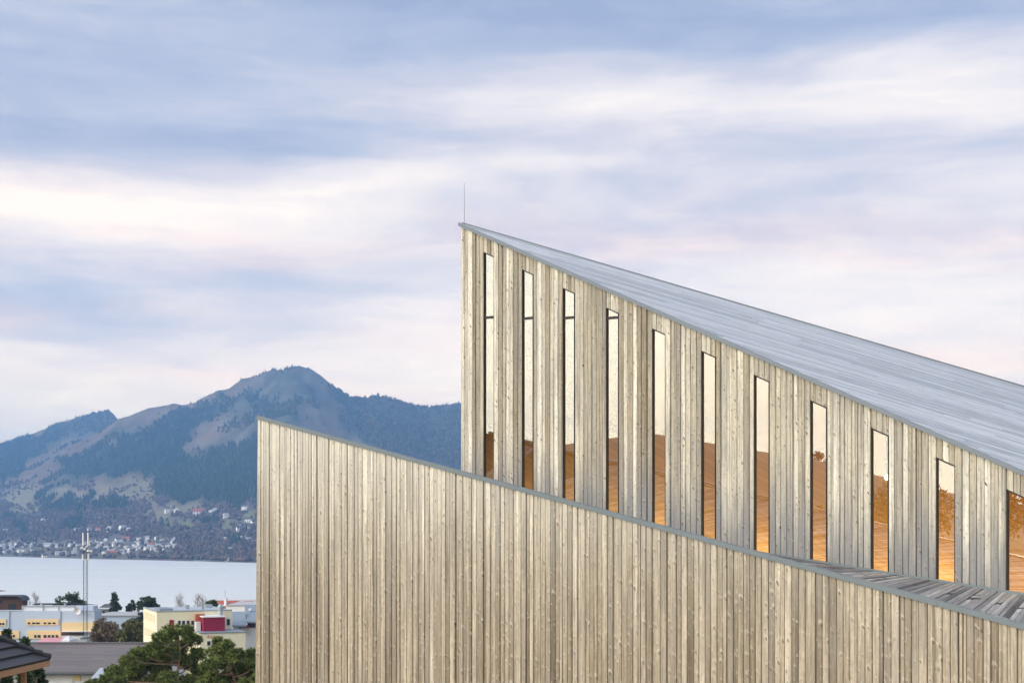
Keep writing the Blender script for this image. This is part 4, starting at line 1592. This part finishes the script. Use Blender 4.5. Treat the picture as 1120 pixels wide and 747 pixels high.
# front wing
b = MB()
wl, wr, wz = rz(219, 690.5, -5)[0], rz(268.5, 690.5, -5)[0], rz(240, 691, -5)[1] + .62
qbox(b, wl, wr, -5.0, -.006, gz - 1, wz - .75)
wing = b.build('front_wing', [M['cream']], cs)
b = MB()
qbox(b, wl - .1, wr + .1, -5.1, -.008, wz - .748, wz - .62)
b.build('wing_roof', [M['slate_clad']], wing)
for x in (226.3, 231.8):
    f = qrect('window', 'white_panel', x - .3, 700.2, x + 4.3, 706.0, .05, wing, -5.0)
    qrect('pane', 'win_dark', x + .2, 700.8, x + 3.8, 705.5, .08, f, -5.0)
b = MB()
for k, (x, w, y0, y1) in enumerate(((226.0, .5, 695.6, 697.4), (227.2, 1.5, 694.2, 697.4), (229.2, 1.1, 695.2, 697.4), (230.7, .5, 694.2, 697.4), (231.6, 1.2, 695.6, 697.4),
                                    (233.4, .5, 694.0, 697.4), (234.3, 1.2, 695.4, 697.4), (235.9, 1.2, 695.6, 697.4), (237.5, .5, 694.4, 697.4))):
    ra, zb_ = rz(x, y1, -5)
    rb_ = rz(x + w, y1, -5)[0]
    qbox(b, ra, rb_, -5.05, -5.003, rz(x, y1, -5)[1], rz(x, y0, -5)[1])
sg = b.build('sign_lettering', [mat('pink_sign_paint', (.62, .30, .25), .6)], wing)

# grey pitched hall to the right of it
YH = 196
c = P(270, 690, YH)
gh = thing('grey_hall', 'white walled hall with grey sloping roofs beside the church corner', 'building', (c.x, YH, ground_z(c.x, YH)))
pxpart('wall', 'white_panel', gh, [(262, 684, 300, 712)], YH, 14)
b = MB()
for (x0, x1, yb, yt, Ya, Yb_) in ((253.5, 269.5, 683.5, 668.5, YH - 2, YH + 3), (268.2, 302, 679.5, 661.0, YH - 1, YH + 9)):
    e0, e1 = P(x0, yb, Ya), P(x1, yb, Ya)
    h0 = P(x0, yt, Yb_)
    hx0, hx1 = P(x0 - .6, yt, Yb_).x, P(x1 - 1.2, yt, Yb_).x
    b.hexa([(e0.x, Ya, e0.z - .2), (e1.x, Ya, e1.z - .2), (hx1, Yb_, h0.z - .2), (hx0, Yb_, h0.z - .2)],
           [(e0.x, Ya, e0.z), (e1.x, Ya, e1.z), (hx1, Yb_, h0.z), (hx0, Yb_, h0.z)])
b.build('roof', [M['slate_clad']], gh)
pxpart('wall', 'blue_clad', gh, [(254.5, 683.6, 262, 690)], YH - 1, 1)
pxpart('window', 'win_dark', gh, [(270.5, 679.6, 300, 686)], YH - .2, .19)
pxpart('canopy', 'crimson', gh, [(261.5, 684, 271.5, 686)], YH - 1.4, 1.19)
pxpart('skylight', 'white_panel', gh, [(271.8, 665.4, 274.3, 667.6)], YH + 4.2, .9)
YK = 225
c = P(265, 670, YK)
wb = thing('white_block', 'pale white block behind the grey sloping roofs', 'building', (c.x, YK, ground_z(c.x, YK)))
pxpart('wall', 'white_panel', wb, [(247, 662, 300, 690)], YK, 12)
pxpart('roof', 'grey_roof', wb, [(246.6, 661.3, 300.4, 661.98)], YK - .2, 12.4)

# orange-red roofed building
YO = 265
c = P(260, 662, YO)
og = thing('red_roof_building', 'long building with an orange red roof near the water', 'building', (c.x, YO, ground_z(c.x, YO)))
pxpart('wall', 'white_panel', og, [(224, 661.5, 310, 675)], YO + 1, 11)
b = MB()
e0, e1 = P(217, 664, YO), P(312, 661.5, YO)
h0, h1 = P(229, 656.3, YO + 6), P(312, 656.3, YO + 6)
b.poly([e0, e1, h1, h0])
b.poly([e0, h0, Vector((e0.x + .5, YO + 12, e0.z))])
b.poly([h0, h1, Vector((h1.x, YO + 12, e0.z)), Vector((e0.x + .5, YO + 12, e0.z))])
b.build('roof', [M['orange_red']], og)
pxpart('dormer', 'white_panel', og, [(261, 657.6, 264, 660.2), (276, 657.6, 279, 660.2)], YO + 2.2, 2.5)
chm = pxpart('chimney', 'white_panel', og, [(245, 653.5, 247.2, 662.5)], YO + 2, 1.4)
pxpart('aerial', 'mast_steel', og, [(246.0, 645.5, 246.35, 653.5)], YO + 2.6, .06)

# brown tiled long house ------------------------------------------------
M['brown_tile'] = deck('brown_roof_tiles', (.105, .085, .080), (.190, .160, .150), .34, .35, .12, 3.0)
YR = 116
c = P(100, 740, YR)
lb = thing('long_bungalow', 'long low house with grey brown tiled roof and white walls', 'house', (c.x, YR, ground_z(c.x, YR)))
e0, e1 = P(20, 736, YR), P(166, 732.5, YR)
ze = P(0, 735.0, YR).z
zr = P(0, 703.5, YR + 7).z
b = MB()
x0, x1 = e0.x - 4, e1.x
q4 = [Vector((x0, YR, ze)), Vector((x1, YR, ze)), Vector((x1, YR + 7, zr)), Vector((x0, YR + 7, zr))]
b.poly(q4, 0, [(0, 0), (0, x1 - x0), (7.4, x1 - x0), (7.4, 0)])
q5 = [Vector((x0, YR + 14, ze)), Vector((x1, YR + 14, ze)), Vector((x1, YR + 7, zr)), Vector((x0, YR + 7, zr))]
b.poly(q5, 0, [(0, 0), (0, x1 - x0), (7.4, x1 - x0), (7.4, 0)])
q6 = [v - Vector((0, 0, .18)) for v in q4]
b.poly(list(reversed(q6)), 0)
b.poly([q6[0], q6[1], q4[1], q4[0]], 0)
b.build('roof', [M['brown_tile']], lb)
b = MB()
b.tube([(x0, YR + 7, zr + .02), (x1, YR + 7, zr + .02)], [.12, .12], 8)
b.build('ridge_cap', [M['dark_tile']], lb)
b = MB()
b.tube([(x0, YR - .08, ze - .12), (x1, YR - .08, ze - .12)], [.09, .09], 8)
b.build('gutter', [M['flat_roof']], lb)
gz = ground_z(c.x, YR)
b = MB()
b.box((x0 + .3, YR + .7, gz - 1), (x1 - .3, YR + 13.3, ze - .05))
b.poly([(x0 + .3, YR + .7, ze - .05), (x0 + .3, YR + 13.3, ze - .05), (x0 + .3, YR + 7, zr - .25)])
b.poly([(x1 - .3, YR + .7, ze - .05), (x1 - .3, YR + 7, zr - .25), (x1 - .3, YR + 13.3, ze - .05)])
b.build('wall', [M['white_panel']], lb)
pxpart('fascia', 'yellow', lb, [(60, 733.6, 92, 736.2)], YR + .45, .24)
pxpart('door', 'mast_white', lb, [(66, 736.5, 79.5, 752)], YR + .60, .09)
pxpart('panel', 'yellow', lb, [(80.2, 735.6, 87.8, 744)], YR + .58, .11)
pxpart('air_unit', 'grey_box', lb, [(59, 734.4, 64.5, 737.6)], YR + .25, .44)
b = MB()
a0, a1 = P(91, 737, YR - 4), P(112, 743, YR - 4)
b.hexa([(a0.x + .6, YR - 4, a1.z), (a1.x, YR - 4, a1.z), (a1.x, YR + .6, a1.z + .4), (a0.x, YR + .6, a1.z + .4)],
       [(a0.x + .6, YR - 4, a1.z + .12), (a1.x, YR - 4, a1.z + .12), (a1.x, YR + .6, a1.z + .52), (a0.x, YR + .6, a1.z + .52)])
for xx in (a0.x + .8, a1.x - .2):
    b.box((xx - .06, YR - 3.8, gz - .5), (xx + .06, YR - 3.68, a1.z + .02))
b.build('porch_roof', [M['roof_felt']], lb)

# telecom mast ----------------------------------------------------------
YM = 232
xm = P(93.6, 700, YM).x
gz = ground_z(xm, YM)
zt = P(0, 582, YM).z
mast = thing('telecom_mast', 'slim lattice telecom mast with white antennas rising above the water', 'mast', (xm, YM, gz))
wl, wr = P(91.3, 0, YM).x, P(95.9, 0, YM).x
dm = wr - wl
b = MB()
legs = [(wl, YM), (wr, YM), ((wl + wr) / 2, YM + dm * .85)]
for k, (x, y) in enumerate(legs):
    b.tube([(x, y, gz - .3), (x, y, zt)], [.055 if k == 0 else .032] * 2, 6)
nb = 24
for k in range(nb):
    z0, z1_ = gz + (zt - gz) * k / nb, gz + (zt - gz) * (k + 1) / nb
    for q in range(3):
        (xa, ya), (xb, yb) = legs[q], legs[(q + 1) % 3]
        b.tube([(xa, ya, z0), (xb, yb, z0)], [.018, .018], 4)
        b.tube([(xa, ya, z0), (xb, yb, z1_)] if k % 2 else [(xb, yb, z0), (xa, ya, z1_)], [.018, .018], 4)
b.build('lattice', [M['mast_steel']], mast)
for (px, y0, y1) in ((90.9, 582.5, 596.5), (96.4, 582.3, 596.5), (90.6, 606, 612.5), (96.8, 605, 612.5)):
    b = MB()
    a, e = P(px, y1, YM - .25), P(px, y0, YM - .25)
    b.tube([(a.x, YM - .28, a.z), (a.x, YM - .28, e.z)], [.14, .14], 10)
    an = b.build('antenna', [M['mast_white']], mast)
for (px, y, r) in ((92.6, 600, .30), (96.5, 602, .34), (90.0, 598.3, .26), (95.0, 597.4, .22)):
    b = MB()
    a = P(px, y, YM - .35)
    b.tube([(a.x, YM - .6, a.z), (a.x, YM - .35, a.z), (a.x, YM - .2, a.z)], [r * .6, r * .6, r * .25], 12)
    b.build('dish', [M['mast_white']], mast)
b = MB()
z0 = P(0, 604, YM).z
b.box((wl - .35, YM - .4, z0), (wr + .35, YM + dm, z0 + .08))
b.build('platform', [M['mast_steel']], mast)
b = MB()
b.tube([((wl + wr) / 2 - .1, YM, zt - .3), ((wl + wr) / 2 - .1, YM, P(0, 574, YM).z)], [.04, .02], 6)
b.build('finial', [M['mast_steel']], mast)
hut = thing('equipment_hut', 'small grey equipment hut at the foot of the mast', 'hut', P(91, 706, YM - 3))
b = MB()
pxbox(b, 87.5, 698, 95, 708, YM - 3, 2.2)
b.build('wall', [M['grey_box']], hut)
b = MB()
pxbox(b, 87.1, 697.3, 95.4, 697.98, YM - 3.2, 2.6)
b.build('roof', [M['flat_roof']], hut)

# pavilion ---------------------------------------------------------------
M['slate_tile'] = mat('charcoal_roof_tile', (.050, .050, .056), .6, .3, 6)
M['orange_wood'] = mat('orange_stained_wood', (.52, .30, .17), .6, .18, 5, (8, 8, .6))
CC = P(54.5, 721.5, 30)                        # far right corner of the eaves
Lp = 4.0
pav = thing('garden_pavilion', 'open wooden pavilion with dark tiled hip roof and orange posts', 'pavilion', (CC.x - Lp / 2, CC.y - Lp / 2, ground_z(CC.x - 2, CC.y - 2)))
ex = Vector((-1, .06, 0)).normalized()
ey = Vector((-.06, -1, 0)).normalized()
apex = CC + ex * Lp / 2 + ey * Lp / 2 + Vector((0, 0, 1.22))
cor = [CC, CC + ex * Lp, CC + ex * Lp + ey * Lp, CC + ey * Lp]
b = MB()
NC = 8
for k in range(4):
    c1, c2 = cor[k], cor[(k + 1) % 4]
    nn = (c2 - c1).cross(apex - c1).normalized()
    if nn.z < 0: nn = -nn
    for q in range(NC):
        f0, f1 = q / NC, (q + 1) / NC
        a0, a1 = c1.lerp(apex, f0), c2.lerp(apex, f0)
        d0, d1 = c1.lerp(apex, f1), c2.lerp(apex, f1)
        up = nn * .055
        b.poly([a0 + up, a1 + up, d1 + nn * .008, d0 + nn * .008])
        b.poly([a0 + nn * .004, a1 + nn * .004, a1 + up, a0 + up])
b.build('roof', [M['slate_tile']], pav)
b = MB()
for k in range(4):
    for q in range(15):
        f0, f1 = q / 15, (q + 1.12) / 15
        a, e = cor[k].lerp(apex, f0), cor[k].lerp(apex, min(1, f1))
        b.tube([a + Vector((0, 0, .065)), e + Vector((0, 0, .045))], [.075, .055], 8)
b.build('hip_cap', [M['slate_tile']], pav)
b = MB()
for k in range(4):
    c1, c2 = cor[k], cor[(k + 1) % 4]
    i1 = c1.lerp(apex, .03); i2 = c2.lerp(apex, .03)
    h = Vector((0, 0, .13))
    z_ = Vector((0, 0, c1.z))
    o1, o2 = Vector((c1.x, c1.y, c1.z)), Vector((c2.x, c2.y, c2.z))
    n1, n2 = Vector((i1.x, i1.y, c1.z)), Vector((i2.x, i2.y, c1.z))
    b.hexa([o1 - h, o2 - h, n2 - h, n1 - h], [o1 - Vector((0, 0, .006)), o2 - Vector((0, 0, .006)), n2 - Vector((0, 0, .006)), n1 - Vector((0, 0, .006))])
b.build('fascia', [M['orange_wood']], pav)
gz = ground_z(CC.x - 2, CC.y - 2)
for (f, g) in ((.1, .1), (.9, .1), (.1, .9), (.9, .9), (.1, .48), (.5, .1), (.5, .9), (.9, .5)):
    c = CC + ex * Lp * f + ey * Lp * g
    b = MB()
    b.box((c.x - .05, c.y - .05, gz - .3), (c.x + .05, c.y + .05, CC.z + .12))
    b.build('post', [M['orange_wood']], pav)
b = MB()
for g in (.1, .9):
    a, e = CC + ex * Lp * .1 + ey * Lp * g, CC + ex * Lp * .9 + ey * Lp * g
    b.box((e.x, a.y - .04, CC.z + .122), (a.x, a.y + .04, CC.z + .20))
b.build('beam', [M['orange_wood']], pav)
